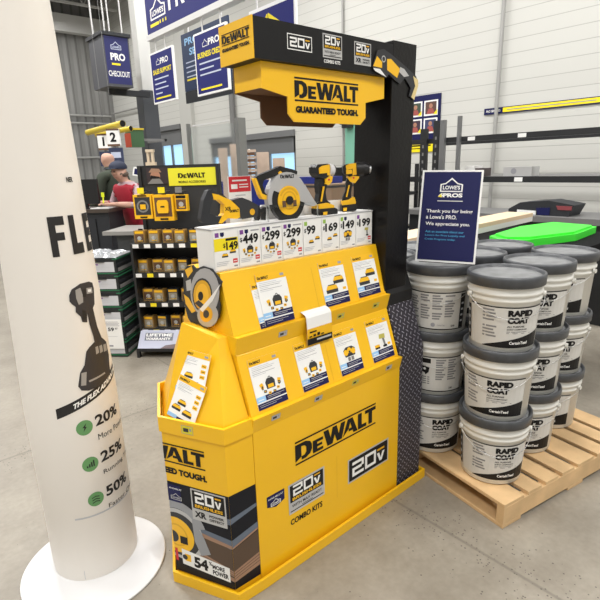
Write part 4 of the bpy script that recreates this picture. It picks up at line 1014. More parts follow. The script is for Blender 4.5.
# doors and glass
DAY = mat('daylight_glass', (.25, .4, .55), .15, emit=(.36, .62, .85), es=1.1)  # panes emit a bluish glow standing in for daylight outside
ALU = mat('door_aluminium', (.22, .23, .24), .4, .5)
HSH = mat('shutter_housing', (.16, .165, .17), .5)
def door(nm, y0, y1, zt, zp, ms, hou):
    d_ = bpy.data.objects.new(nm, None); COL.objects.link(d_); d_.location = (X1+.1, (y0+y1)/2, 0); d_['kind'] = 'structure'
    b = MB()
    for k in (y0, y1-.08): b.box((X1+.02, k, 0), (X1+.2, k+.08, zt), ALU)
    b.box((X1+.02, y0, zp), (X1+.2, y1, zt), hou); b.box((X1-.06, y0+.0, zt-.14), (X1+.02, y1, zt), HSH)
    for k in ms: b.box((X1+.04, k-.045, 0), (X1+.16, k+.045, zp), ALU)
    b.box((X1+.04, y0, .95), (X1+.14, y1, 1.02), ALU)
    b.build('door_frame', d_)
    b = MB(); b.box((X1+.09, y0+.08, .02), (X1+.1, y1-.08, zp), DAY); b.build('door_glass', d_)
door('door_1', 14.8, 16.4, 3.0, 2.4, (15.65,), HSH)
door('door_2', 9.3, 13.1, 2.45, 1.93, (10.4, 11.0, 12.0), ALU)
PIP = mat('wall_pipe_grey', (.35, .35, .34), .5)
tag(MB().tube((X1-.06, 4.26, 0), (X1-.06, 4.26, HC-.01), .03, PIP).build('downpipe', label='thin vertical conduit on the block wall at the right', cat='pipe'))
tag(MB().tube((X1-.05, 7.68, 0), (X1-.05, 7.68, HC-.01), .022, PIP).build('downpipe', label='thin vertical conduit on the wall just behind the black header', cat='pipe'))
tag(MB().tube((X1-.09, 11.75, 0), (X1-.09, 11.75, 4.2), .075, mat('pipe_dark', (.17, .17, .17), .5)).build('downpipe', label='thick dark vertical pipe between the two glazed doors', cat='pipe'))
b = MB(); b.box((X1-.12, 13.9, 0), (X1, 14.6, HC-.02), mat('pilaster_light', (.5, .5, .475), .6)); struct(b, 'trim_9')
b = MB()
for zz, c_ in ((3.05, RED), (2.78, PIP), (1.55, PIP)): b.tube((2.0, Y1-.12, zz+.6), (X1-.2, Y1-.12, zz+.6), .04, PIP, n=8)
b.tube((X1-.12, Y1-.15, 3.75), (X1-.12, 17.2, 3.75), .03, PIP, n=8)
b.build('wall_pipes', label='thin horizontal pipes along the ribbed end wall', cat='pipe')
# wall strip sign and photo mural
WF = Frame((X1-.002, 0, 0), (0, -1, 0), (0, 0, 1))
b = MB(); b.fbox(WF, -4.49, 2.335, -2.6, 2.43, 0, .02, NVY); b.rect(WF, -4.17, 2.35, -2.65, 2.418, YTG, .022); b.text(WF, 'CUSTOMER PICK UP AND SERVICE', -4.1, 2.37, .03, TXT, w=1.3, off=.024) if False else None
b.text(WF, 'PRO SERVICES', -4.45, 2.365, .035, WHP, w=.24, bold=.02, off=.023); b.rect(WF, -4.1, 2.378, -2.8, 2.39, TXT, .024)
b.build('strip_sign', label='long thin navy and yellow strip sign high on the block wall', cat='sign')
b = MB(); b.fbox(WF, -6.7, 2.02, -5.33, 2.78, 0, .02, NVY)
rc = [(.05, .03, .05), (.04, .05, .12), (.05, .07, .05), (.10, .05, .04), (.06, .02, .03), (.08, .05, .03)]
k = 0
for row in range(2):
    for c_ in range(4):
        xx = -6.66+.33*c_; zz = 2.42-.30*row
        b.rect(WF, xx, zz, xx+.29, zz+.26, WHP, .022); col_ = mat('photo_%d' % (k % 6), rc[k % 6], .5); b.rect(WF, xx+.03, zz+.03, xx+.26, zz+.235, col_, .024)
        b.disc(WF, xx+.145, zz+.165, .04, mat('photo_face', (.4, .2, .13), .5), .026, n=12); b.shape(WF, [(xx+.06, zz+.03), (xx+.23, zz+.03), (xx+.19, zz+.12), (xx+.10, zz+.12)], mat('photo_cloth', (.35, .08, .07), .5), .026)
        b.shape(WF, [(xx+.2, zz+.02), (xx+.28, zz+.02), (xx+.28, zz+.1)], YTG, .0275); k += 1
b.build('photo_board', label='navy board with two rows of small portrait photographs on the wall', cat='board')
b = MB(); b.fbox(WF, -6.6, 1.80, -5.36, 1.99, 0, .02, YTG); b.rect(WF, -6.3, 1.9, -5.5, 1.925, BLK, .022); b.rect(WF, -6.2, 1.855, -5.6, 1.87, BLK, .022); b.build('yellow_placard', label='yellow rectangular placard below the board of portraits', cat='sign')
TEAL = mat('teal_paint', (.2, .48, .36), .5)
b = MB(); b.box((X1-.05, 7.2, 0), (X1-.002, 7.62, 2.55), TEAL); b.build('teal_panel', label='narrow pale teal panel on the wall behind the black column', cat='panel')
b = MB(); b.box((X1-.2, 7.38, 2.35), (X1-.052, 7.58, 2.62), CHAR); b.tube((X1-.2, 7.48, 2.5), (X1-.34, 7.48, 2.45), .05, CHAR); b.build('wall_speaker', label='small black speaker box above the teal panel', cat='speaker')

# ------------------------------------------------------- hanging banners
HB = Frame((3.0, 0, 0), (0, -1, 0), (0, 0, 1))
def rods(b, pts, zt=HC-.001, r=.012, mt=None):
    for x, y, z in pts: b.tube((x, y, z), (x, y, zt), r, mt or mat('rod_white', (.6, .6, .6), .5), n=8)
BNV = mat('banner_navy', (.014, .017, .14), .5, spec=.25)
t = thing('hanging_banner', (3.03, 4.9, 3.15), 'long navy PRO DESK banner with a white bottom rail, hanging at the top left', 'banner')
b = MB(); b.fbox(HB, -6.18, 3.2, -3.6, 3.95, -.08, 0, BNV); house_logo(b, HB, -6.06, 3.33, .38, .22, WHP, .002); b.rect(HB, -6.08, 3.262, -5.86, 3.295, YTG, .002)
for q in range(3): b.rect(HB, -5.84+.07*q, 3.265, -5.81+.07*q, 3.30, (YTG, YTAG, YTAG)[q], .002)
b.text(HB, 'PRO', -5.6, 3.34, .25, WHP, w=.62, bold=.03, off=.002); b.text(HB, 'DESK', -4.78, 3.34, .25, WHP, w=.8, bold=.03, off=.002)
b.build('banner_panel', t); b = MB(); b.fbox(HB, -6.2, 3.14, -3.58, 3.199, -.09, .01, mat('rail_white', (.62, .62, .62), .4)); b.build('bottom_rail', t)
for q in (6.0, 3.8): b = MB(); rods(b, [(3.04, q, 3.95)]); b.build('hanging_rod', t)
def drop_sign(v1, v0, z0, z1, title, lines, label, rodx):
    t = thing('hanging_sign_board', (3.02, (v0+v1)/2, z0), label, 'sign', 'navy service signs hanging below the long banner')
    b = MB(); b.fbox(HB, -v1, z0, -v0, z1, -.025, 0, WHP); b.rect(HB, -v1+.02, z0+.02, -v0-.02, z1-.02, BNV, .0015)
    w_ = v1-v0; house_logo(b, HB, -v1+w_*.28, z1-.15, .1, .07, WHP, .003, name=False); b.text(HB, 'PRO', -v1+w_*.46, z1-.15, .065, WHP, w=w_*.34, bold=.03, off=.003)
    b.text(HB, title, -v1+w_*.1, z1-.25, .055, YTG, w=w_*.8, bold=.03, off=.003)
    for q, l_ in enumerate(lines): b.rect(HB, -v1+w_*.14, z1-.31-.055*q, -v1+w_*(.14+l_), z1-.295-.055*q, mat('pale_blue_print', (.5, .55, .7), .5), .003)
    b.rect(HB, -v1+w_*.14, z0+.05, -v0-w_*.2, z0+.068, YTG, .003)
    b.build('sign_panel', t)
    for y in rodx: b = MB(); b.tube((3.02, y, z1), (3.02, y, 3.14), .008, mat('rod_white', (), 0), n=8); b.build('hanging_rod', t)
drop_sign(6.19, 5.60, 2.415, 2.995, 'SALES SUPPORT', (.62, .5, .58, .3), 'navy sign headed SALES SUPPORT hanging under the long banner', (6.05, 5.8))
drop_sign(5.11, 4.48, 2.385, 3.0, 'BUSINESS CREDIT', (.7, .45, .66), 'navy BUSINESS CREDIT sign hanging just left of the black header box', (4.95, 4.6))
b = MB(); H5 = Frame((5, 0, 0), (0, -1, 0), (0, 0, 1)); b.fbox(H5, -8.97, 3.03, -7.4, 4.0, -.03, 0, mat('banner_dark_navy', (.012, .03, .09), .45)); b.text(H5, 'PRO', -8.85, 3.8, .12, BLU, w=.5, bold=.03, off=.002); b.text(H5, 'SERVICES', -8.7, 3.62, .12, BLU, w=1.0, bold=.03, off=.002)
for q in range(4): b.rect(H5, -8.85, 3.5-.08*q, -8.3, 3.52-.08*q, mat('pale_blue_print', (), 0), .002)
b.rect(H5, -8.85, 3.2, -8.2, 3.23, YTG, .002); b.box((4.99, 7.4, 2.82), (5.03, 8.95, 3.02), CHAR); rods(b, [(5.015, 8.7, 4.0), (5.015, 7.6, 4.0)])
b.build('hanging_sign_board', label='darker navy sign with light blue heading, partly behind the other hanging signs', cat='sign', group=None)
b = MB(); H4 = Frame((4, 0, 0), (0, -1, 0), (0, 0, 1)); b.fbox(H4, -5.45, 2.9, -4.58, 3.45, -.03, 0, WHP); b.rect(H4, -5.42, 2.92, -4.61, 3.41, BNV, .0015)
hp = [(-5.2, 3.02), (-5.2, 3.2), (-5.08, 3.34), (-4.85, 3.2), (-4.82, 3.02)]
for i in range(4):
    (xa, za), (xb, zb_) = hp[i], hp[i+1]; d_ = V((xb-xa, zb_-za)).normalized(); nx, nz_ = -d_.y*.022, d_.x*.022
    b.shape(H4, [(xa-nx, za-nz_), (xb-nx, zb_-nz_), (xb+nx, zb_+nz_), (xa+nx, za+nz_)], YTG, .003)
rods(b, [(4.015, 5.3, 3.45), (4.015, 4.7, 3.45)]); b.build('hanging_sign_board', label='navy sign with a yellow house outline above the black header box', cat='sign')
# PRO checkout lantern sign and the column it hangs from
t = thing('checkout_sign', (3.53, 8.75, 2.95), 'grey box sign reading PRO CHECKOUT hanging at the upper left beside the column', 'sign')
b = MB(); b.box((3.32, 8.44, 2.95), (3.75, 9.05, 3.72), mat('sign_grey', (.07, .073, .085), .5)); b.box((3.29, 8.41, 3.70), (3.78, 9.08, 3.75), CHAR)
KF = Frame((0, 8.438, 0), (1, 0, 0), (0, 0, 1)); b.rect(KF, 3.345, 2.99, 3.73, 3.69, mat('sign_navy', (.03, .033, .13), .5, spec=.25), .001)
house_logo(b, KF, 3.44, 3.5, .17, .12, mat('pale_blue_print', (), 0), .002); b.text(KF, 'PRO', 3.42, 3.34, .11, WHP, w=.24, bold=.04, off=.002); b.rect(KF, 3.43, 3.27, 3.57, 3.3, YTG, .002); b.text(KF, 'CHECKOUT', 3.36, 3.1, .085, WHP, w=.35, bold=.02, off=.002)
b.build('sign_box', t)
for q in ((3.4, 8.5, 3.75), (3.68, 8.5, 3.75), (3.4, 9.0, 3.75), (3.68, 9.0, 3.75)): b = MB(); rods(b, [q]); b.build('hanging_rod', t)
b = MB(); b.box((3.45, 8.7, 2.86), (4.16, 8.8, 2.949), CHAR); b.build('bracket_arm', t)
t = thing('support_column', (4.27, 9.15, 0), 'square building column, white above and dark grey below, beside the checkout sign', 'column')
b = MB(); b.box((4.16, 9.02, 0), (4.44, 9.3, 3.02), mat('column_grey', (.055, .06, .07), .5)); b.build('column_wrap', t)
b = MB(); b.box((4.19, 9.05, 3.021), (4.41, 9.27, HC-.01), mat('column_white', (.62, .62, .6), .5)); b.build('column_post', t)

# ------------------------------------------------- accessory rack (turned)
P1 = on_plane(134, 357, (0, 0, 0), V((0, 0, 1)))
rz = math.atan2(-.7193, .6947)
rack = thing('accessory_rack', P1, 'black tool accessory rack with a yellow header sign and stocked shelves', 'rack', rz=rz)
RM = world(rack)
class LFrame(Frame): pass
def rframe(y): return Frame(RM @ V((0, y, 0)), RM.to_3x3() @ V((1, 0, 0)), V((0, 0, 1)))   # faces the aisle
def rb(b, a, c, mt):
    t_ = MB(); t_.box(a, c, mt); t_.v = [RM @ q for q in t_.v]; merge(b, t_); return b
RW0, RW1 = .04, .79
b = MB(); rb(b, (RW0, .10, .02), (RW0+.02, .50, 1.0), BSTEEL); rb(b, (RW1-.02, .10, .02), (RW1, .50, 1.0), BSTEEL); rb(b, (RW0, .48, .02), (RW1, .50, 1.5), BSTEEL)
rb(b, (RW0, .44, 1.0), (RW0+.03, .5, 1.66), BSTEEL); rb(b, (RW1-.03, .44, 1.0), (RW1, .5, 1.66), BSTEEL); rb(b, (RW0, .46, 1.49), (RW1, .5, 1.66), BSTEEL)
b.build('rack_frame', rack)
b = MB(); PFm, nt, bs = nodes('pegboard_black'); tc = N(nt, 'ShaderNodeTexCoord'); vo = N(nt, 'ShaderNodeTexVoronoi'); vo.inputs['Scale'].default_value = 38; vo.inputs['Randomness'].default_value = 0; nt.links.new(tc.outputs['Object'], vo.inputs['Vector']); cr = N(nt, 'ShaderNodeValToRGB'); cr.color_ramp.elements[0].color = (.002, .002, .002, 1); cr.color_ramp.elements[1].color = (.03, .032, .035, 1); cr.color_ramp.elements[0].position = .2; cr.color_ramp.elements[1].position = .3; nt.links.new(vo.outputs['Distance'], cr.inputs[0]); nt.links.new(cr.outputs[0], bs.inputs['Base Color'])
rb(b, (RW0+.03, .465, 1.0), (RW1-.03, .478, 1.49), PFm); b.build('pegboard', rack)
F45 = rframe(.452)
b = MB(); b.fbox(F45, .32, 1.478, .755, 1.632, -.008, 0, mat('acid_yellow', (.75, .72, .03), .45)); wordmark(b, F45, .41, 1.535, .25, .06, BLK, .001, lines=False); b.text(F45, 'MOBILE ACCESSORIES', .41, 1.50, .02, BLK, w=.25, bold=.02, off=.001)
b.build('header_sign', rack)
b = MB(); b.fbox(F45, .12, 1.50, .318, 1.64, -.008, 0, mat('photo_dark', (.03, .02, .025), .5)); b.disc(F45, .2, 1.57, .045, mat('photo_face', (), 0), .001); b.shape(F45, [(.14, 1.6), (.26, 1.6), (.24, 1.63), (.17, 1.635)], TANW, .0015); b.shape(F45, [(.12, 1.5), (.27, 1.5), (.24, 1.545), (.17, 1.545)], GRY, .002); b.shape(F45, [(.15, 1.545), (.24, 1.545), (.24, 1.56), (.16, 1.575)], BLK, .0025); b.build('photo_sign', rack)
lv = [(1.0, .33), (.74, .33), (.47, .33), (.22, .3)]
for i, (z_, _) in enumerate(lv):
    b = MB(); rb(b, (RW0+.02, .13, z_-.02), (RW1-.02, .478, z_), BSTEEL); rb(b, (RW0, .11, z_-.035), (RW1, .13, z_+.01), BSTEEL)
    Fz = rframe(.109)
    for k in range(7):
        xx = RW0+.02+.104*k; b.rect(Fz, xx, z_-.03, xx+.055, z_+.003, (WHP, YTG)[(i*3+k*5) % 7 in ((0, 1) if i % 2 else (4,))], .001)
    sh = b.build('shelf', rack)
    b = MB()
    for k in range(6): 
        xx = RW0+.1+.125*k; rb(b, (xx, .115, z_+.01), (xx+.003, .12, z_+.07), ACR)
    rb(b, (RW0+.01, .112, z_+.01), (RW1-.01, .115, z_+.055), ACR)
    b.build('shelf_front', sh)
b = MB(); rb(b, (RW0, -.02, .06), (RW1, .12, .085), BSTEEL)
for xx in (RW0, RW1-.025): rb(b, (xx, -.02, 0), (xx+.025, .02, .06), BSTEEL); rb(b, (xx, .46, 0), (xx+.025, .5, .06), BSTEEL)
b.build('base_frame', rack)
q0 = RM @ V((0, -.015, .088)); KP = Frame(q0, RM.to_3x3() @ V((1, 0, 0)), RM.to_3x3() @ V((0, .125, .14)))
b = MB(); LV = mat('lavender_panel', (.42, .44, .56), .4); b.fbox(KP, RW0+.01, 0, RW1-.01, .178, -.006, 0, LV)
b.rect(KP, .10, .075, .36, .15, mat('soft_grey_print', (.14, .15, .19), .5), .001)
b.text(KP, 'LIFETIME', .11, .115, .028, WHP, w=.24, bold=.03, off=.002); b.text(KP, 'WARRANTY', .11, .08, .024, WHP, w=.23, bold=.03, off=.002)
b.shape(KP, [(.26, 0), (RW1-.01, 0), (RW1-.01, .1), (.3, .03)], mat('photo_brown', (.14, .1, .11), .5), .001)
b.build('kick_sign', rack)
# packages: one of each kind, then copies
def rp_(x, y, z): return RM @ V((x, y, z))
def package(w_, h_, d_, kind, lb, loc, grp):
    t = thing('accessory_package', RM @ V(loc), lb, 'package', grp, rz=rz)
    M = world(t); F = Frame(M @ V((-w_/2, -d_/2, 0)), M.to_3x3() @ V((1, 0, 0)), V((0, 0, 1)))
    b = MB(); b.fbox(F, 0, 0, w_, h_, -d_, 0, YPL if kind in ('clam', 'square') or w_ > .1 else (CHAR if kind == 'dark' else mat('amber_pack', (.3, .17, .045), .35)))
    if kind == 'clam':
        b.rect(F, w_*.08, h_*.16, w_*.92, h_*.9, DGR, .001); b.ring(F, w_/2, h_*.52, w_*.24, w_*.33, GRY, .002, n=20); b.rect(F, w_*.36, h_*.4, w_*.66, h_*.6, YPL, .003)
        b.rect(F, w_*.3, h_*.03, w_*.7, h_*.1, BLK, .001); b.rect(F, w_*.25, h_*.92, w_*.75, h_*.98, BLK, .001)
    elif kind == 'square':
        b.rect(F, w_*.08, h_*.16, w_*.92, h_*.9, CARDIN, .001); b.prism(F, [(w_*.26, h_*.3), (w_*.74, h_*.3), (w_*.78, h_*.4), (w_*.78, h_*.7), (w_*.7, h_*.8), (w_*.3, h_*.8), (w_*.22, h_*.7), (w_*.22, h_*.4)], .001, .02, YPL); b.rect(F, w_*.4, h_*.52, w_*.6, h_*.58, BLK, .021); b.rect(F, w_*.3, h_*.03, w_*.7, h_*.1, BLK, .001)
    else:
        b.rect(F, w_*.1, h_*.12, w_*.9, h_*.72, (CARDIN if kind == 'amber' else mat('clear_pack', (.35, .3, .22), .3)), .001); b.rect(F, w_*.1, h_*.78, w_*.9, h_*.96, (YPL if (kind == 'dark' or w_ < .1) else BLK), .001); b.disc(F, w_*.5, h_*.42, w_*.2, SIL, .002, n=12); b.rect(F, w_*.3, h_*.2, w_*.8, h_*.27, YPL, .002)
    b.build('pack', t)
    b = MB(); b.tube(F(w_*.5, h_+.0, -d_*.5), F(w_*.5, h_+.012, -d_*.5), w_*.12, BLK, n=8) if kind in ('clam', 'square') else b.fbox(F, w_*.3, h_, w_*.7, h_+.012, -d_*.6, -d_*.4, BLK)
    b.build('hang_tab', t); return t
gp = 'yellow packages hanging on the pegboard'
package(.165, .21, .07, 'clam', 'yellow clamshell package with a round coil, leftmost on the pegboard', (.125, .31, 1.205), gp)
package(.18, .225, .08, 'square', 'large yellow clamshell package with a rounded square tape case, middle of the pegboard', (.312, .31, 1.185), gp)
package(.11, .14, .06, 'amber', 'smaller yellow package right of the two large clamshells', (.465, .33, 1.265), gp)
b = MB()
for x_ in (.125, .312, .465): b.tube(rp_(x_, .465, 1.435), rp_(x_, .26, 1.435), .004, SILM, n=6); b.fbox(rframe(.258), x_-.03, 1.425, x_+.03, 1.475, -.003, 0, YTG if x_ < .4 else GRY)
b.build('peg_hook', rack)
protos = {}
for i, kd in enumerate(('amber', 'clear', 'dark')):
    protos[kd] = None
gs = 'small accessory packages on the rack shelves'
lvn = ('top', 'second', 'third', 'bottom')
words = ('leftmost', 'second', 'third', 'fourth', 'fifth', 'rightmost')
for i, (z_, _) in enumerate(lv):
    for k in range(6):
        kd = ('amber', 'clear', 'amber', 'clear', 'dark', 'amber')[(k+i) % 6]
        x_ = RW0+.075+.12*k; y_ = .19+.02*((k*7+i) % 3); lb = '%s small package on the %s shelf of the accessory rack' % (words[k], lvn[i])
        if i == 3: lb = '%s small package on the lowest shelf above the lavender sign' % words[k]
        if protos[kd] is None:
            protos[kd] = package(.095, .115 if i == 0 else .11, .08, kd, lb, (x_, y_, z_+.0005), gs)
        else:
            dup(protos[kd], RM @ V((x_, y_, z_+.0005)), rz+R(random.uniform(-8, 8)), lb, gs)
# -------------------------------------------------- stack of cased tools
CG = mat('case_green', (.02, .16, .07), .5); CBK = mat('case_black', (.014, .016, .018), .45)
casep = None; nm = ('bottom', 'second', 'third', 'fourth', 'fifth', 'topmost')
for k in range(6):
    loc = RM @ V((-.235, .205, .004+.15*k)); lb = 'black and green boxed tool case, %s of the stack left of the rack' % nm[k] if k in (0, 5) else 'black and green boxed tool case, %s from the floor in its stack' % nm[k]
    if casep is None:
        casep = thing('tool_case', loc, lb, 'case', 'stacked tool cases beside the rack', rz=rz); M = world(casep)
        def cb(b, a, c, mt): t_ = MB(); t_.box(a, c, mt); t_.v = [M @ q for q in t_.v]; merge(b, t_)
        b = MB(); cb(b, (-.18, -.205, 0), (.18, .205, .142), CBK); cb(b, (-.182, -.207, .012), (.182, .207, .02), CG); cb(b, (.179, -.18, .03), (.184, .18, .06), GRY); cb(b, (.179, -.18, .08), (.184, .18, .10), CHAR); b.build('case_body', casep)
        b = MB(); cb(b, (-.183, -.208, .132), (.183, .208, .1495), CBK); cb(b, (.15, -.211, .136), (.186, .211, .146), CG); b.build('case_lid', casep)
        Fc = Frame(M @ V((-.18, -.2065, 0)), M.to_3x3() @ V((1, 0, 0)), V((0, 0, 1)))
        b = MB(); b.rect(Fc, .06, .03, .34, .118, mat('case_label', (.55, .56, .6), .4), .001); b.rect(Fc, .08, .09, .2, .1, PUR, .0015); b.rect(Fc, .08, .07, .3, .075, TXT2, .0015); b.rect(Fc, .08, .055, .26, .06, TXT2, .0015); b.rect(Fc, .05, .018, .34, .024, CG, .0015); b.build('case_label', casep)
        b = MB(); b.fbox(Fc, .16, .116, .26, .126, 0, .012, CBK); b.build('case_latch', casep)
    else: dup(casep, loc, None, lb)
Fp = rframe(-.014)
b = MB(); b.fbox(Fp, -.235, .085, -.07, .36, -.001, .001, WHP); b.text(Fp, '59', -.20, .25, .035, BLK, w=.055, bold=.03, off=.002); b.text(Fp, '97', -.135, .265, .018, BLK, w=.025, bold=.02, off=.002)
for q in range(4): b.rect(Fp, -.225, .335-.012*q, -.10+.01*(q % 2), .339-.012*q, TXT, .002)
b.rect(Fp, -.22, .2, -.12, .203, TXT2, .002); b.rect(Fp, -.22, .105, -.17, .12, TXT, .002)
b.build('price_sheet', label='white price sheet reading 59.97 hung over the lower tool cases', cat='sign')
# crumpled clear wrap on top
b = MB(); nx_, ny_ = 14, 12; zt_ = .004+.15*6
for s_ in (0,):
    vs = []; fs = []
    for j in range(ny_+1):
        for i in range(nx_+1):
            e = min(i, nx_-i, j, ny_-j); vs.append(RM @ V((-.42+.36*i/nx_, .01+.32*j/ny_, zt_+.003+(0 if e == 0 else random.uniform(.004, .035)))))
    for j in range(ny_):
        for i in range(nx_): fs.append((j*(nx_+1)+i, j*(nx_+1)+i+1, (j+1)*(nx_+1)+i+1, (j+1)*(nx_+1)+i))
    b.add(vs, fs, mat('plastic_film', (.5, .52, .55), .15, .35))
b.build('plastic_wrap', label='crumpled silvery plastic film on top of the tool case stack', cat='packaging')

# ------------------------------------------------------------- service desks
def rot_thing(name, p, lb, cat, group=None, a=rz): return thing(name, p, lb, cat, group, rz=a)
def tb(root, b, a, c, mt): M = world(root); t_ = MB(); t_.box(a, c, mt); t_.v = [M @ q for q in t_.v]; merge(b, t_); return b
d1 = rot_thing('service_counter', (1.62, 6.2, 0), 'tall dark service counter with the two men behind it', 'counter')
b = MB(); tb(d1, b, (-.2, 0, 0), (.66, .38, 1.17), CHAR); tb(d1, b, (.5, -.012, .02), (.505, 0, 1.1), BLK); b.build('cabinet_body', d1)
b = MB(); tb(d1, b, (-.25, -.03, 1.171), (.68, .42, 1.21), mat('counter_brown', (.06, .045, .035), .4)); b.build('countertop', d1)
mon = rot_thing('checkout_monitor', world(d1) @ V((.32, .12, 1.2105)), 'black checkout monitor with a white sticker on the tall counter', 'monitor')
b = MB(); tb(mon, b, (-.19, 0, .05), (.19, .03, .33), BLKP); b.build('screen', mon)
b = MB(); tb(mon, b, (-.04, .0, .008), (.04, .03, .05), BLKP); tb(mon, b, (-.11, -.06, 0), (.11, .1, .008), BLKP); b.build('monitor_stand', mon)
b = MB(); tb(mon, b, (-.12, -.003, .12), (-.07, 0, .26), mat('pale_blue_print', (), 0)); b.build('sticker', mon)
b = MB(); tb(d1, b, (.44, .02, 1.2105), (.66, .2, 1.218), WHP); b.build('paper_sheet', label='white paper on the tall counter under the employee hand', cat='paper')
d2 = rot_thing('service_desk', (1.78, 5.12, 0), 'lower grey topped desk with drawers behind the tool case stack', 'desk')
b = MB(); tb(d2, b, (.12, .04, .1), (1.0, .5, .99), mat('desk_grey', (.06, .065, .07), .5)); tb(d2, b, (.12, .08, 0), (1.0, .46, .1), CHAR); b.build('desk_body', d2)
b = MB(); tb(d2, b, (0, -.02, .992), (1.05, .55, 1.03), mat('desk_top', (.30, .29, .275), .45)); b.build('desk_top', d2)
for z_ in (.55, .77):
    b = MB(); tb(d2, b, (.3, .02, z_), (.78, .0395, z_+.2), mat('drawer_grey', (.085, .09, .10), .45)); dr = b.build('drawer', d2)
    b = MB(); tb(d2, b, (.46, .008, z_+.1), (.62, .0195, z_+.115), SILM); b.build('drawer_handle', dr)
t = thing('stool', (1.74, 5.55, 0), 'small dark stool with chrome frame in the shadow below the desk', 'stool')
b = MB(); b.lathe((1.74, 5.55, 0), [(.17, .66), (.19, .68), (.19, .72), (.16, .74)], BLKP, 24); b.build('seat', t)
b = MB(); b.tube((1.74, 5.55, .05), (1.74, 5.55, .66), .02, SILM)
for k in range(20): b.tube((1.74+.19*math.cos(k*PI/10), 5.55+.19*math.sin(k*PI/10), .35), (1.74+.19*math.cos((k+1)*PI/10), 5.55+.19*math.sin((k+1)*PI/10), .35), .01, SILM, n=6)
for k in range(4): b.tube((1.74, 5.55, .35), (1.74+.19*math.cos(k*PI/2), 5.55+.19*math.sin(k*PI/2), .35), .01, SILM, n=6)
b.build('footring', t)
for k in range(4): b = MB(); b.tube((1.74, 5.55, .08), (1.74+.24*math.cos(.4+k*PI/2), 5.55+.24*math.sin(.4+k*PI/2), .015), .014, SILM, n=8); b.build('leg', t)
def lane(px, py, z_c, ch, lb):
    p = CAM+ray(px, py)*z_c; F = Frame((p.x, p.y, p.z), (rt.x, rt.y, 0), (0, 0, 1))
    t = thing('lane_number_sign', (p.x, p.y, 0), lb, 'sign', 'lane number signs')
    b = MB(); b.fbox(F, -.09, -.11, .09, .12, -.05, 0, WHP); b.rect(F, -.09, .095, .09, .12, CARDIN, .001); b.text(F, ch, 0, -.06, .13, BLK, bold=.04, off=.002, align='c'); b.rect(F, -.09, -.12, .09, -.09, CARDIN, .001); b.build('number_box', t)
    b = MB(); b.tube((p.x, p.y, 0) - F.N*.03 if False else V((p.x, p.y, 0))-F.N*.03, V((p.x, p.y, p.z-.11))-F.N*.03, .015, GRY); b.build('post', t)
    b = MB(); b.fbox(F, -.09, -.36, .11, -.14, -.04, -.01, mat('notice_dark', (.03, .04, .09), .4)); b.rect(F, -.06, -.28, .08, -.2, mat('pale_blue_print', (), 0), -.009); b.build('notice_plate', t)
lane(103.5, 142, 7.6, '1', 'white lane sign with the number 1'); lane(113, 137.5, 7.05, '2', 'white lane sign with the number 2')
def tubes(p0, p1, r, lb):
    t = thing('carpet_tube', ((p0[0]+p1[0])/2, (p0[1]+p1[1])/2, min(p0[2], p1[2])-r), lb, 'tube', 'yellow tubes above the lanes')
    b = MB(); b.tube(p0, p1, r, mat('tube_yellow', (.6, .45, .03), .4), n=20, cap=False); d_ = (V(p1)-V(p0)).normalized(); b.build('tube_wall', t)
    b = MB(); b.tube(V(p1)-d_*.02, V(p1)-d_*.012, r*.98, BLK, n=20); b.tube(V(p0)+d_*.012, V(p0)+d_*.02, r*.98, BLK, n=20); b.build('tube_hollow_shade', t)  # black discs set inside both ends paint in the shade of the hollow
    b = MB()
    for q in (.5,):
        m_ = V(p0).lerp(V(p1), q); b.tube((m_.x, m_.y, m_.z+r), (m_.x, m_.y, HC-.001), .003, GRY, n=6)
    b.build('hanger_wire', t)
tubes((2.96, 8.6, 2.24), (2.98, 7.2, 2.27), .045, 'long yellow tube with an open dark end above the number 1 lane')
tubes((3.06, 8.5, 2.2), (3.33, 7.75, 2.25), .04, 'shorter yellow tube running behind the open ended one')
t = thing('collection_bin', (3.62, 8.35, 2.0), 'green hanging box with a red side and yellow rim left of the column', 'box')
b = MB(); b.box((3.52, 8.25, 2.0), (3.75, 8.45, 2.27), mat('bin_green', (.05, .12, .05), .5)); b.build('bin_body', t)
b = MB(); b.box((3.50, 8.24, 2.0), (3.52, 8.44, 2.22), mat('bin_red', (.4, .05, .02), .5)); b.build('side_flap', t)
b = MB(); b.box((3.51, 8.24, 2.271), (3.76, 8.46, 2.30), mat('tube_yellow', (), 0)); b.build('rim', t)
b = MB(); b.box((3.752, 8.33, 2.1), (4.2, 8.37, 2.14), GRY); b.box((4.16, 8.33, 2.1), (4.2, 9.018, 2.14), GRY); b.build('bracket_arm', t)

# clear screen with grey posts behind the tools
t = thing('clear_screen', (3.0, 4.7, 0), 'tall clear acrylic screen between two grey posts behind the notice card', 'screen')
for (x_, y_, w_) in ((3.0, 4.33, .045), (2.86, 5.13, .02)):
    b = MB(); b.box((x_-w_, y_-w_*.7, 0), (x_+w_, y_+w_*.7, 2.1), mat('post_grey', (.2, .205, .2), .4, .3)); b.build('post', t)
b = MB(); b.box((2.90, 4.38, 2.07), (2.915, 5.11, 2.085), mat('rod_white', (), 0)); b.build('top_rail', t)
b = MB(); b.add([V((2.87, 5.10, .9)), V((2.99, 4.38, .9)), V((2.99, 4.38, 2.06)), V((2.87, 5.10, 2.06)), V((2.875, 5.10, .9)), V((2.995, 4.38, .9)), V((2.995, 4.38, 2.06)), V((2.875, 5.10, 2.06))], [(0, 1, 2, 3), (7, 6, 5, 4), (0, 4, 5, 1), (3, 2, 6, 7), (0, 3, 7, 4), (1, 5, 6, 2)], ACR); b.build('acrylic_pane', t)
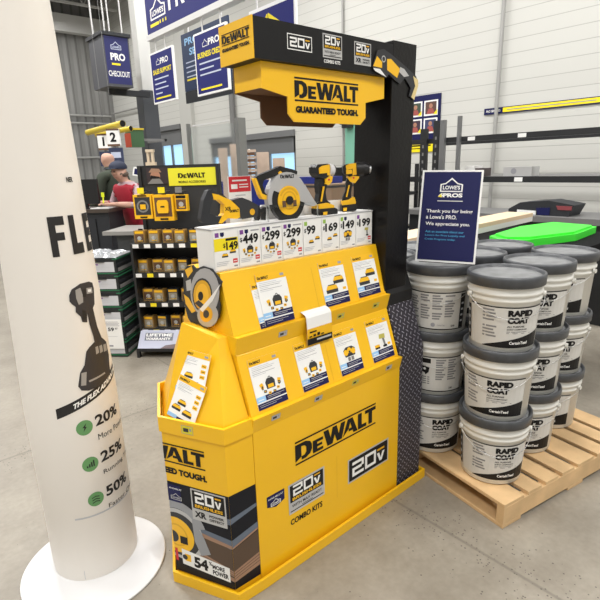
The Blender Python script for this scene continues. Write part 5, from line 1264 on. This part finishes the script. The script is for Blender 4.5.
# lumber cart
t = thing('lumber_cart', (4.85, 6.8, 0), 'cart carrying upright pale boards in front of the glazed doors', 'cart')
b = MB(); b.box((4.3, 6.3, .25), (5.5, 7.1, .3), SGRAY); b.build('deck', t)
for q in range(4): b = MB(); x_, y_ = (4.4, 5.4)[q % 2], (6.38, 7.02)[q//2]; b.tube((x_-.02, y_, .1), (x_+.02, y_, .1), .1, BLKP, n=18); b.build('wheel', t)
for q in range(4): b = MB(); x_, y_ = (4.4, 5.4)[q % 2], (6.38, 7.02)[q//2]; b.box((x_-.03, y_-.01, .18), (x_+.03, y_+.01, .25), SGRAY); b.build('caster', t)
LW = mat('pale_lumber', (.55, .43, .34), .6, var=(5, .1))
for k, (x_, y_, tilt, h_, w_) in enumerate(((4.42, 6.9, .13, 1.62, .14), (4.60, 6.85, .10, 1.68, .12), (5.05, 6.7, -.10, 1.55, .2), (5.3, 6.6, -.16, 1.45, .2))):
    Fq = Frame((x_, y_, .302), (rt.x, rt.y, tilt*0), (rt.x*tilt, rt.y*tilt, 1)); b = MB(); b.fbox(Fq, -w_/2, 0, w_/2, h_, -.02, .02, LW)
    b.build('lumber_board', label=('leftmost pale board leaning on the cart', 'second pale board from the left on the cart', 'pale board right of the notched rack on the cart', 'rightmost pale board on the cart')[k], cat='board', group='pale boards on the lumber cart')
b = MB(); Fq = Frame((4.82, 6.75, .302), (rt.x, rt.y, 0), (0, 0, 1)); b.fbox(Fq, -.015, 0, .015, 1.6, -.02, .02, WHP)
for k in range(10): b.fbox(Fq, -.09, .6+.1*k, .09, .645+.1*k, .021, .05, CARDIN); b.fbox(Fq, -.11, .65+.1*k, .11, .69+.1*k, .021, .04, LW)
b.build('notched_rack', label='narrow rack with dark rungs between the pale boards', cat='rack')
for k, (x_, y_) in enumerate(((3.2, 5.5), (3.75, 5.25))):
    b = MB(); b.box((x_-.2, y_-.15, 0), (x_+.2, y_+.15, 1.46), mat('crate_blue', (.01, .02, .18), .4)); b.build('blue_crate', label=('blue plastic crate tower seen through the saw handle', 'blue plastic crate tower right of the notice card')[k], cat='crate')
# cartons behind the drills
CB = mat('carton', (.22, .15, .10), .7, var=(4, .06)); TAPE = mat('carton_dark', (.03, .03, .035), .5)
TBL = mat('table_black', (.008, .008, .009), .9, spec=.1)
t = thing('stock_table', (3.35, 3.3, 0), 'black stock table with cartons behind the two drills', 'table')
b = MB(); b.box((2.95, 2.95, 1.12), (3.75, 3.75, 1.16), TBL); b.build('tabletop', t)
for q in range(4): b = MB(); x_, y_ = (2.98, 3.68)[q % 2], (2.98, 3.68)[q//2]; b.box((x_, y_, 0), (x_+.04, y_+.04, 1.12), TBL); b.build('leg', t)
for k, (x0_, y0_, x1_, y1_, z0_, z1_) in enumerate(((3.0, 3.05, 3.32, 3.62, 1.161, 1.33), (3.34, 3.0, 3.70, 3.55, 1.161, 1.33), (3.02, 3.06, 3.60, 3.58, 1.332, 1.46))):
    b = MB(); b.box((x0_, y0_, z0_), (x1_, y1_, z1_), CB); b.box((x0_-.002, y0_-.002, z1_-.03), (x1_+.002, y1_+.002, z1_-.012), TAPE)
    b.build('carton', label=('brown carton at the left on the table behind the impact driver', 'brown carton beside the drill handle', 'brown carton stacked above another, behind the impact driver')[k], cat='box', group='brown cartons behind the drills')
b = MB(); b.box((3.04, 3.2, 1.462), (3.3, 3.56, 1.52), mat('crate_blue', (), 0)); b.build('blue_tray', label='blue tray on top of the cartons behind the impact driver', cat='tray')

# ------------------------------------------------ storage racks at the right
t = thing('storage_rack', (6.2, 3.0, 0), 'long dark steel storage rack along the block wall at the right', 'rack')
for (z0_, z1_) in ((1.855, 1.92), (1.35, 1.42)):
    b = MB(); b.box((5.95, .8, z0_), (6.0, 4.6, z1_), BSTEEL); b.box((6.95, .8, z0_), (7.0, 4.6, z1_), BSTEEL); bm_ = b.build('beam', t)
    F6 = Frame((5.949, 0, 0), (0, -1, 0), (0, 0, 1))
    for y_ in (3.55, 2.9, 1.8): b = MB(); b.rect(F6, -y_, z0_+.01, -y_+.1, z1_-.01, WHP, .001); b.build('beam_label', bm_)
for (y_, zt_, mt_, w_) in ((4.19, 2.05, BSTEEL, .05), (3.99, 2.14, BSTEEL, .045), (3.90, 2.14, SGRAY, .036), (3.66, 2.17, SGRAY, .02), (.85, 2.2, BSTEEL, .05)):
    b = MB(); b.box((5.90, y_-w_, 0), (5.949, y_+w_, zt_), mt_)
    if mt_ is BSTEEL:
        F6 = Frame((5.899, 0, 0), (0, -1, 0), (0, 0, 1))
        for k in range(int(zt_/.1)-2): b.rect(F6, -y_-.012, .1+.1*k, -y_+.012, .14+.1*k, GRY, .001)
    b.build('upright', t)
b = MB(); b.box((6.0, .9, 1.395), (6.94, 4.5, 1.42), mat('shelf_wire', (.15, .15, .15), .5)); b.build('shelf_deck', t)
gR = 'stock on the right hand rack'
for k, (y_, w_, h_, mt_, lb) in enumerate(((3.55, .08, .13, WHP, 'white paper cup stack on the rack beam left of the dark package'), (3.42, .07, .10, mat('pack_dark', (.07, .05, .05), .5), 'dark small package on the rack beside white cups'), (2.95, .22, .11, mat('pack_pale', (.5, .5, .5), .4), 'pale carton with a round mark on the rack shelf'))):
    b = MB(); b.box((6.02, y_-w_, 1.421), (6.22, y_+w_*.6, 1.421+h_), mt_)
    if k == 2: b.disc(Frame((6.018, 0, 0), (0, -1, 0), (0, 0, 1)), -y_, 1.48, .035, TXT, .001)
    b.build('stock_item', label=lb, cat='package', group=gR)
t = thing('work_counter', (5.9, 2.3, 0), 'dark work counter with grey top in front of the rack at the right', 'counter')
b = MB(); b.box((5.25, .9, 0), (5.85, 3.9, .985), BSTEEL); b.build('counter_body', t)
b = MB(); b.box((5.2, .85, .986), (5.88, 3.95, 1.045), mat('counter_grey', (.17, .17, .17), .4)); b.build('countertop', t)
sc_ = thing('counter_scanner', (5.4, 2.32, 1.046), 'dark machine with white panel on the grey counter at the right edge', 'machine')
b = MB(); FS = Frame((5.3, 0, 0), (0, -1, 0), (0, 0, 1)); b.prism(FS, [(-2.62, 1.046), (-2.0, 1.046), (-1.95, 1.16), (-2.2, 1.2), (-2.5, 1.17), (-2.62, 1.1)], -.3, 0, CHAR); b.build('housing', sc_)
b = MB(); b.prism(FS, [(-2.52, 1.055), (-2.32, 1.05), (-2.32, 1.09), (-2.52, 1.095)], .001, .01, WHP); b.prism(FS, [(-2.3, 1.05), (-2.18, 1.05), (-2.18, 1.13), (-2.32, 1.12)], .001, .008, NVY); b.prism(FS, [(-2.1, 1.11), (-1.97, 1.11), (-1.97, 1.15), (-2.12, 1.15)], .001, .008, mat('dull_red', (.25, .05, .06), .5)); b.build('front_panel', sc_)
# dark bay with cartons left of the thank-you sign
t = thing('supply_shelf', (5.4, 4.6, 0), 'dark supply shelf with monitors between the column and the blue sign', 'shelf')
b = MB()
for z_ in (.3, .75, 1.2): b.box((5.1, 4.1, z_), (5.7, 5.3, z_+.04), BSTEEL)
b.build('shelf_board', t)
for x_ in (5.1, 5.66):
    for y_ in (4.1, 5.26): b = MB(); b.box((x_, y_, 0), (x_+.04, y_+.04, 1.6), BSTEEL); b.build('post', t)
for k, (a, c, mt_, lb, ct_) in enumerate((((5.15, 4.75, 1.241), (5.25, 5.2, 1.58), BLKP, 'black screen on the supply shelf next to the black column', 'monitor'), ((5.2, 4.25, 1.241), (5.5, 4.7, 1.46), CB, 'open brown carton on the supply shelf', 'box'), ((5.15, 4.15, .791), (5.5, 4.6, 1.05), CHAR, 'dark crate on the middle supply shelf', 'box'), ((5.15, 4.65, .791), (5.5, 5.2, .98), DGR, 'low dark bin on the middle supply shelf', 'box'))):
    b = MB(); b.box(a, c, mt_); 
    if k == 0: b.rect(Frame((5.149, 0, 0), (0, -1, 0), (0, 0, 1)), -5.1, 1.25, -4.9, 1.29, SIL, .001)
    if k == 1: b.box((5.199, 4.26, 1.40), (5.2, 4.4, 1.47), WHP); b.box((5.18, 4.3, 1.4605), (5.52, 4.72, 1.475), mat('carton_pale', (.5, .36, .25), .7))
    b.build(('monitor', 'carton', 'storage_crate', 'storage_bin')[k], label=lb, cat=ct_)
# long boards and green sheet laid over stock behind the pails
t = thing('stock_bench', (3.75, 1.9, 0), 'low black bench behind the pallet of pails', 'bench')
b = MB(); b.box((3.2, 1.2, .99), (4.4, 2.6, 1.04), TBL); b.build('bench_top', t)
for q in range(4): b = MB(); x_, y_ = (3.22, 4.34)[q % 2], (1.22, 2.54)[q//2]; b.box((x_, y_, 0), (x_+.04, y_+.04, .99), TBL); b.build('leg', t)
bd = V((4.9-2.75, 2.25-2.15, 0)).normalized(); pn = V((-bd.y, bd.x, 0))
def plank(p0, L_, z0_, z1_, w_, mt, name, lb, cat_):
    F = Frame(V((p0[0], p0[1], z0_)), bd, V((0, 0, 1))); b = MB(); b.fbox(F, 0, 0, L_, z1_-z0_, -w_, 0, mt); b.build(name, label=lb, cat=cat_)
plank((2.5, 2.02), 2.3, 1.041, 1.085, .25, mat('primed_white', (.75, .75, .72), .4), 'long_board', 'long white primed board crossing behind the pails', 'board')
plank((2.5, 2.02), 2.3, 1.0855, 1.12, .25, mat('board_tan', (.72, .55, .38), .5), 'long_board', 'long tan board lying on the white board behind the pails', 'board')
GN = mat('bright_green', (.05, .75, .04), .4)
b = MB(); pts = [(3.22, 1.62), (3.32, 1.5), (3.8, 1.36), (4.3, 1.4), (4.35, 1.75), (3.9, 1.84), (3.35, 1.78)]
FG = Frame((0, 0, 1.041), (1, 0, 0), (0, 1, 0)); b.prism(FG, pts, 0, .05, GN); b.prism(FG, [(x_*.9+.38, y_*.9+.157) for x_, y_ in pts], .0505, .065, GN); b.build('green_package', label='bright green plastic package on the bench behind the pails', cat='package', bevel=.01)
# trophy-like carved post beside the photo sign
t = thing('wooden_post', rp_(.165, .47, 1.662), 'small pale wooden H shaped block standing on top of the rack photo sign', 'block')
F = rframe(.455); b = MB(); b.fbox(F, .12, 1.662, .21, 1.69, -.04, 0, mat('pale_carved', (.62, .52, .4), .5)); b.fbox(F, .135, 1.69, .155, 1.79, -.035, -.005, mat('pale_carved', (), 0)); b.fbox(F, .175, 1.69, .195, 1.79, -.035, -.005, mat('pale_carved', (), 0)); b.fbox(F, .13, 1.775, .2, 1.80, -.04, 0, mat('pale_carved', (), 0)); b.build('block', t) 
p = CAM+ray(138, 172.5)*5.25; F = Frame(p, (rt.x, rt.y, -.25), (.1, 0, 1)); t = thing('counter_placard', (p.x, p.y, 1.031), 'small tilted white placard with navy centre beside the employee', 'sign')
b = MB(); b.fbox(F, -.055, -.04, .055, .05, -.004, 0, WHP); b.rect(F, -.04, -.025, .04, .035, NVY, .001); b.build('card', t); b = MB(); b.tube((p.x, p.y, 1.031), (p.x, p.y, p.z-.03), .005, GRY); b.build('stem', t)
# ceiling lights
LMP = mat('lamp_glow', (.9, .9, .9), .5, emit=(1, .98, .94), es=6.)
def fixture(x_, y_, lb, pr=[None]):
    if pr[0] is None:
        t = thing('ceiling_light', (x_, y_, HC-1.0), lb, 'light', 'linear ceiling lights'); b = MB(); b.box((x_-.13, y_-1.2, HC-.98), (x_+.13, y_+1.2, HC-.92), WHT); b.build('housing', t)
        b = MB(); b.box((x_-.1, y_-1.18, HC-1.0), (x_+.1, y_+1.18, HC-.981), LMP); b.build('diffuser', t); b = MB(); rods(b, [(x_, y_-1, HC-.92), (x_, y_+1, HC-.92)], r=.006); b.build('hanger_wire', t); pr[0] = t; return t
    return dup(pr[0], (x_, y_, HC-1.0), None, lb)

# ===================================================================== PEOPLE
def skinned(name, root, joints, bones, mat_of, mats, sub=2):
    """one continuous body grown from a joint graph; first joint is the pelvis"""
    me = bpy.data.meshes.new(name); names = list(joints); idx = {n_: i for i, n_ in enumerate(names)}
    me.from_pydata([joints[n_][0] for n_ in names], [(idx[a], idx[c]) for a, c in bones], [])
    o = bpy.data.objects.new(name, me); COL.objects.link(o)
    o.modifiers.new('s', 'SKIN')
    for i, n_ in enumerate(names):
        r = joints[n_][1]; me.skin_vertices[0].data[i].radius = r if isinstance(r, tuple) else (r, r)
    me.skin_vertices[0].data[0].use_root = True
    su = o.modifiers.new('u', 'SUBSURF'); su.levels = sub; su.render_levels = sub
    dg = bpy.context.evaluated_depsgraph_get(); dg.update()
    m2 = bpy.data.meshes.new_from_object(o.evaluated_get(dg)); bpy.data.objects.remove(o)
    m2.name = name
    m2.materials.clear()
    for q in mats: m2.materials.append(q)
    for p in m2.polygons: p.material_index = mat_of(p.center); p.use_smooth = True
    ob = bpy.data.objects.new(name, m2); COL.objects.link(ob); ob.parent = root
    return ob
def shell(name, root, body, pick, mt, off):
    """a garment that follows the body"""
    import bmesh
    bm = bmesh.new(); bm.from_mesh(body.data)
    bmesh.ops.delete(bm, geom=[f for f in bm.faces if not pick(f.calc_center_median())], context='FACES')
    bm.normal_update()
    for v_ in bm.verts: v_.co += v_.normal*off
    for f in bm.faces: f.material_index = 0
    bmesh.ops.solidify(bm, geom=bm.faces[:], thickness=.004)
    me = bpy.data.meshes.new(name); bm.to_mesh(me); bm.free(); me.materials.clear(); me.materials.append(mt)
    o = bpy.data.objects.new(name, me); COL.objects.link(o); o.parent = root; return o
def person(loc, rz_, lb, lean, head_h, arms, mats, mat_of, girth=1.):
    root = thing('person', loc, lb, 'person', rz=rz_)
    s = head_h/1.75; L_ = lambda z: lean*max(0, z-.95)
    J = {'pelvis': ((0, 0, .96*s), (.165*girth, .12*girth)), 'belly': ((0, L_(1.12), 1.12*s), (.155*girth, .125*girth)), 'chest': ((0, L_(1.32), 1.32*s), (.17*girth, .12*girth)), 'upper': ((0, L_(1.42), 1.43*s), (.13*girth, .085)),
         'neck': ((0, L_(1.5)+.01, 1.50*s), .058), 'jaw': ((0, L_(1.56)+.035, 1.565*s), (.066, .075)), 'head': ((0, L_(1.63)+.03, 1.64*s), (.078, .098)), 'crown': ((0, L_(1.7)+.015, 1.70*s), (.062, .078)),
         'nose': ((0, L_(1.6)+.145, 1.60*s), .014)}
    Bn = [('pelvis', 'belly'), ('belly', 'chest'), ('chest', 'upper'), ('upper', 'neck'), ('neck', 'jaw'), ('jaw', 'head'), ('head', 'crown'), ('head', 'nose')]
    for sd, nm_ in ((-1, 'l'), (1, 'r')):
        J['ear'+nm_] = ((sd*.088, L_(1.62)+.015, 1.62*s), .012); Bn.append(('head', 'ear'+nm_))
        J['hip'+nm_] = ((sd*.095, 0, .90*s), .092*girth); J['knee'+nm_] = ((sd*.105, .02, .50*s), .062); J['ankle'+nm_] = ((sd*.11, -.02, .09*s), .042); J['heel'+nm_] = ((sd*.11, -.04, .04), .036); J['toe'+nm_] = ((sd*.13, .14, .03), (.042, .028))
        Bn += [('pelvis', 'hip'+nm_), ('hip'+nm_, 'knee'+nm_), ('knee'+nm_, 'ankle'+nm_), ('ankle'+nm_, 'heel'+nm_), ('heel'+nm_, 'toe'+nm_)]
        J['sh'+nm_] = ((sd*.185*girth, L_(1.41), 1.41*s), .062); Bn.append(('upper', 'sh'+nm_))
        el, wr, hd = arms[nm_]
        J['el'+nm_] = (el, .046); J['wr'+nm_] = (wr, .030); J['palm'+nm_] = (hd, (.034, .018))
        Bn += [('sh'+nm_, 'el'+nm_), ('el'+nm_, 'wr'+nm_), ('wr'+nm_, 'palm'+nm_)]
        w__, h__ = V(wr), V(hd); d = (h__-w__).normalized(); side = d.cross(V((0, 0, 1))).normalized(); dn = side.cross(d)
        for fi, (o__, ln) in enumerate(((-.026, .06), (-.009, .068), (.009, .065), (.026, .052))):
            b0 = h__+side*o__+d*.028; b1 = b0+d*ln*.5-dn*(-.006); b2 = b1+d*ln*.4+V((0, 0, -.018))
            for k, (p_, r_) in enumerate(((b0, .0095), (b1, .009), (b2, .0078))): J['f%s%d%d' % (nm_, fi, k)] = (tuple(p_), r_)
            Bn += [('palm'+nm_, 'f%s%d0' % (nm_, fi)), ('f%s%d0' % (nm_, fi), 'f%s%d1' % (nm_, fi)), ('f%s%d1' % (nm_, fi), 'f%s%d2' % (nm_, fi))]
        t0 = w__.lerp(h__, .55)-side*.03*sd*-1; t1 = t0+d*.035-side*.018*sd*-1; J['t%s0' % nm_] = (tuple(t0), .011); J['t%s1' % nm_] = (tuple(t1), .0095)
        Bn += [('wr'+nm_, 't%s0' % nm_), ('t%s0' % nm_, 't%s1' % nm_)]
    body = skinned('body', root, J, Bn, lambda c: mat_of(c, s), mats)
    def eye():
        for sd in (-1, 1):
            b = MB(); M = world(root); c = M @ V((sd*.03, L_(1.63)+.118, 1.625*s)); b.lathe(c, [(.001, -.007), (.008, -.004), (.0085, .0), (.008, .004), (.001, .007)], BLK, 10); b.build('eye', root)
        b = MB(); b.tube(M @ V((-.022, L_(1.56)+.108, 1.555*s)), M @ V((.022, L_(1.56)+.108, 1.555*s)), .004, mat('lips', (.4, .15, .13), .5), n=8); b.build('mouth', root)
    eye()
    return root, body, s, L_
def heading(frm, to): d = V(to)-V(frm); return math.atan2(-d.x, d.y)
PT = mat('trousers_dark', (.02, .022, .03), .8); SHOE = mat('shoe_black', (.015, .015, .015), .5)
OLV = mat('olive_jacket', (.035, .045, .03), .85, bump=(40, .2)); PINKS = mat('pink_check_shirt', (.45, .32, .35), .8, bump=(60, .2)); VEST = mat('red_vest', (.36, .012, .03), .75, bump=(30, .2)); HAIR = mat('grey_brown_hair', (.12, .09, .07), .9); CAP = mat('navy_cap', (.015, .022, .05), .7)
# customer: broad man in an olive jacket behind the counter, seen from behind
loc1 = (2.65, 6.82, 0)
def mo1(c, s):
    if c.z > 1.505*s or (c.z < 1.20 and abs(c.x) > .16 and c.z > .8 and c.y > .42): return 0
    if c.z < .09: return 3
    if c.z < .93*s: return 2
    return 1
az1 = heading(loc1, (1.9, 8.2, 0))
r1, b1, s1, _ = person(loc1, az1, 'bald man in a dark olive jacket standing behind the tall counter, turned away', .12, 1.92, {'l': ((-.30, .08, 1.2), (-.26, .34, 1.20), (-.24, .43, 1.21)), 'r': ((.31, .06, 1.2), (.27, .32, 1.20), (.25, .41, 1.21))}, [SKIN, OLV, PT, SHOE], mo1, 1.22)
b = MB(); M = world(r1)
def ellip(b, c, rx, ry, rz__, mt, z0=-1., z1=1., n=20, mmat=None):
    rings = []; k = 8
    for j in range(k+1):
        t_ = z0+(z1-z0)*j/k; q = math.sqrt(max(0.0004, 1-t_*t_)); rings.append([(mmat or M) @ V((c[0]+rx*q*math.cos(2*PI*i/n), c[1]+ry*q*math.sin(2*PI*i/n), c[2]+rz__*t_)) for i in range(n)])
    b.loft(rings, mt, True, True)
ellip(b, (0, .075, 1.515*s1), .092, .085, .03, OLV); b.build('jacket_collar', r1)
shell('jacket', r1, b1, lambda c: .86*s1 < c.z < 1.47*s1, OLV, .012)
# employee: red vest, pinkish check shirt, navy cap, leaning to the counter
loc2 = (2.61, 6.08, 0)
def mo2(c, s):
    if c.z > 1.505*s: return 0
    if c.z < .09: return 3
    if c.z < .93*s: return 2
    if c.y > .30 or (c.z < 1.2 and abs(c.x) > .25 and c.y > .2): return 0
    return 1
az2 = heading(loc2, (1.55, 5.85, 0))
r2_, b2, s2, L2_ = person(loc2, az2, 'employee in a red vest, pink check shirt and navy cap reaching over the tall counter', .30, 1.74, {'l': ((-.27, .22, 1.22), (-.17, .46, 1.25), (-.14, .55, 1.255)), 'r': ((.28, .20, 1.22), (.16, .44, 1.26), (.12, .53, 1.265))}, [SKIN, PINKS, PT, SHOE], mo2, 1.12)
shell('vest', r2_, b2, lambda c: .84*s2 < c.z < 1.46*s2 and abs(c.x) < .20 and c.y < .32, VEST, .016)
M = world(r2_); hc = (0, L2_(1.66)+.03, 1.672*s2)
b = MB(); ellip(b, (hc[0], hc[1], hc[2]-.004), .095, .112, .085, CAP, -.15, .985); b.build('cap', r2_)
b = MB(); n_ = 12; up_ = []; dn_ = []
vs = [M @ V((.085*math.cos(PI*i/n_), hc[1]+.09+.09*math.sin(PI*i/n_), hc[2]-.01)) for i in range(n_+1)]+[M @ V((.085*math.cos(PI*i/n_), hc[1]+.06, hc[2]+.0)) for i in range(n_+1)]
b.add(vs+[q-V((0, 0, .006)) for q in vs], [(i, i+1, n_+2+i, n_+1+i) for i in range(n_)]+[(2*n_+2+n_+1+i, 2*n_+2+n_+2+i, 2*n_+2+i+1, 2*n_+2+i) for i in range(n_)]+[(i+1, i, 2*n_+2+i, 2*n_+3+i) for i in range(n_)], CAP, True); b.build('cap_brim', r2_)
b = MB(); ellip(b, (0, hc[1]-.03, 1.595*s2), .088, .09, .05, HAIR, -.9, .9); b.build('hair', r2_)
b = MB(); ellip(b, (.098, hc[1]+.0, hc[2]+.03), .004, .03, .018, WHP); b.build('cap_patch', r2_)
# bright yellow pen in the hand
p = world(r2_) @ V((-.14, .58, 1.27)); b = MB(); b.tube(p, p+V((.01, .02, .07)), .008, mat('neon_yellow', (.75, .85, .02), .4)); b.tube(p+V((.01, .02, .07)), p+V((.01, .02, .12)), .018, mat('neon_yellow', (), 0)); b.build('highlighter', label='neon yellow marker upright in the hand of the employee', cat='pen')
p = world(r1) @ V((-.3, .3, 1.2)); b = MB(); bq = on_plane(88, 179, p, fwd); b.lathe((2.16, 6.72, 1.2105), [(.05, 0), (.07, .05), (.06, .14), (.03, .18)], mat('cloth_red', (.45, .04, .05), .8), 18); b.lathe((2.16, 6.72, 1.2105), [(.071, .06), (.071, .09)], WHP, 18, False); b.build('red_bag', label='small red and white bag at the left end of the tall counter', cat='bag')

# ------------------------------------------------------------------ lights
lampn = 0
for x_ in (-3., 1.2, 5.2):
    for y_ in (-2.5, 2.6, 7.5, 13., 17.5):
        lampn += 1
        fixture(x_, y_, 'linear lamp hung under the roof, %s row, %s from the far wall' % ({-3.: 'left', 1.2: 'middle', 5.2: 'right'}[x_], {-2.5: 'fifth', 2.6: 'fourth', 7.5: 'third', 13.: 'second', 17.5: 'first'}[y_]))
        l = bpy.data.lights.new('lamp', 'AREA'); l.shape = 'RECTANGLE'; l.size = .6; l.size_y = 2.4; l.energy = 215 if y_ < 10 else 120; l.color = (1, .98, .95)
        o = bpy.data.objects.new('lamp_light', l); COL.objects.link(o); o.location = (x_, y_, HC-1.02)
w = bpy.data.worlds.new('world'); sc.world = w; w.use_nodes = True
w.node_tree.nodes['Background'].inputs[0].default_value = (.8, .9, 1, 1); w.node_tree.nodes['Background'].inputs[1].default_value = .6
sc.view_settings.view_transform = 'Standard'; sc.view_settings.look = 'None'; sc.view_settings.gamma = 1; sc.view_settings.exposure = 0.0
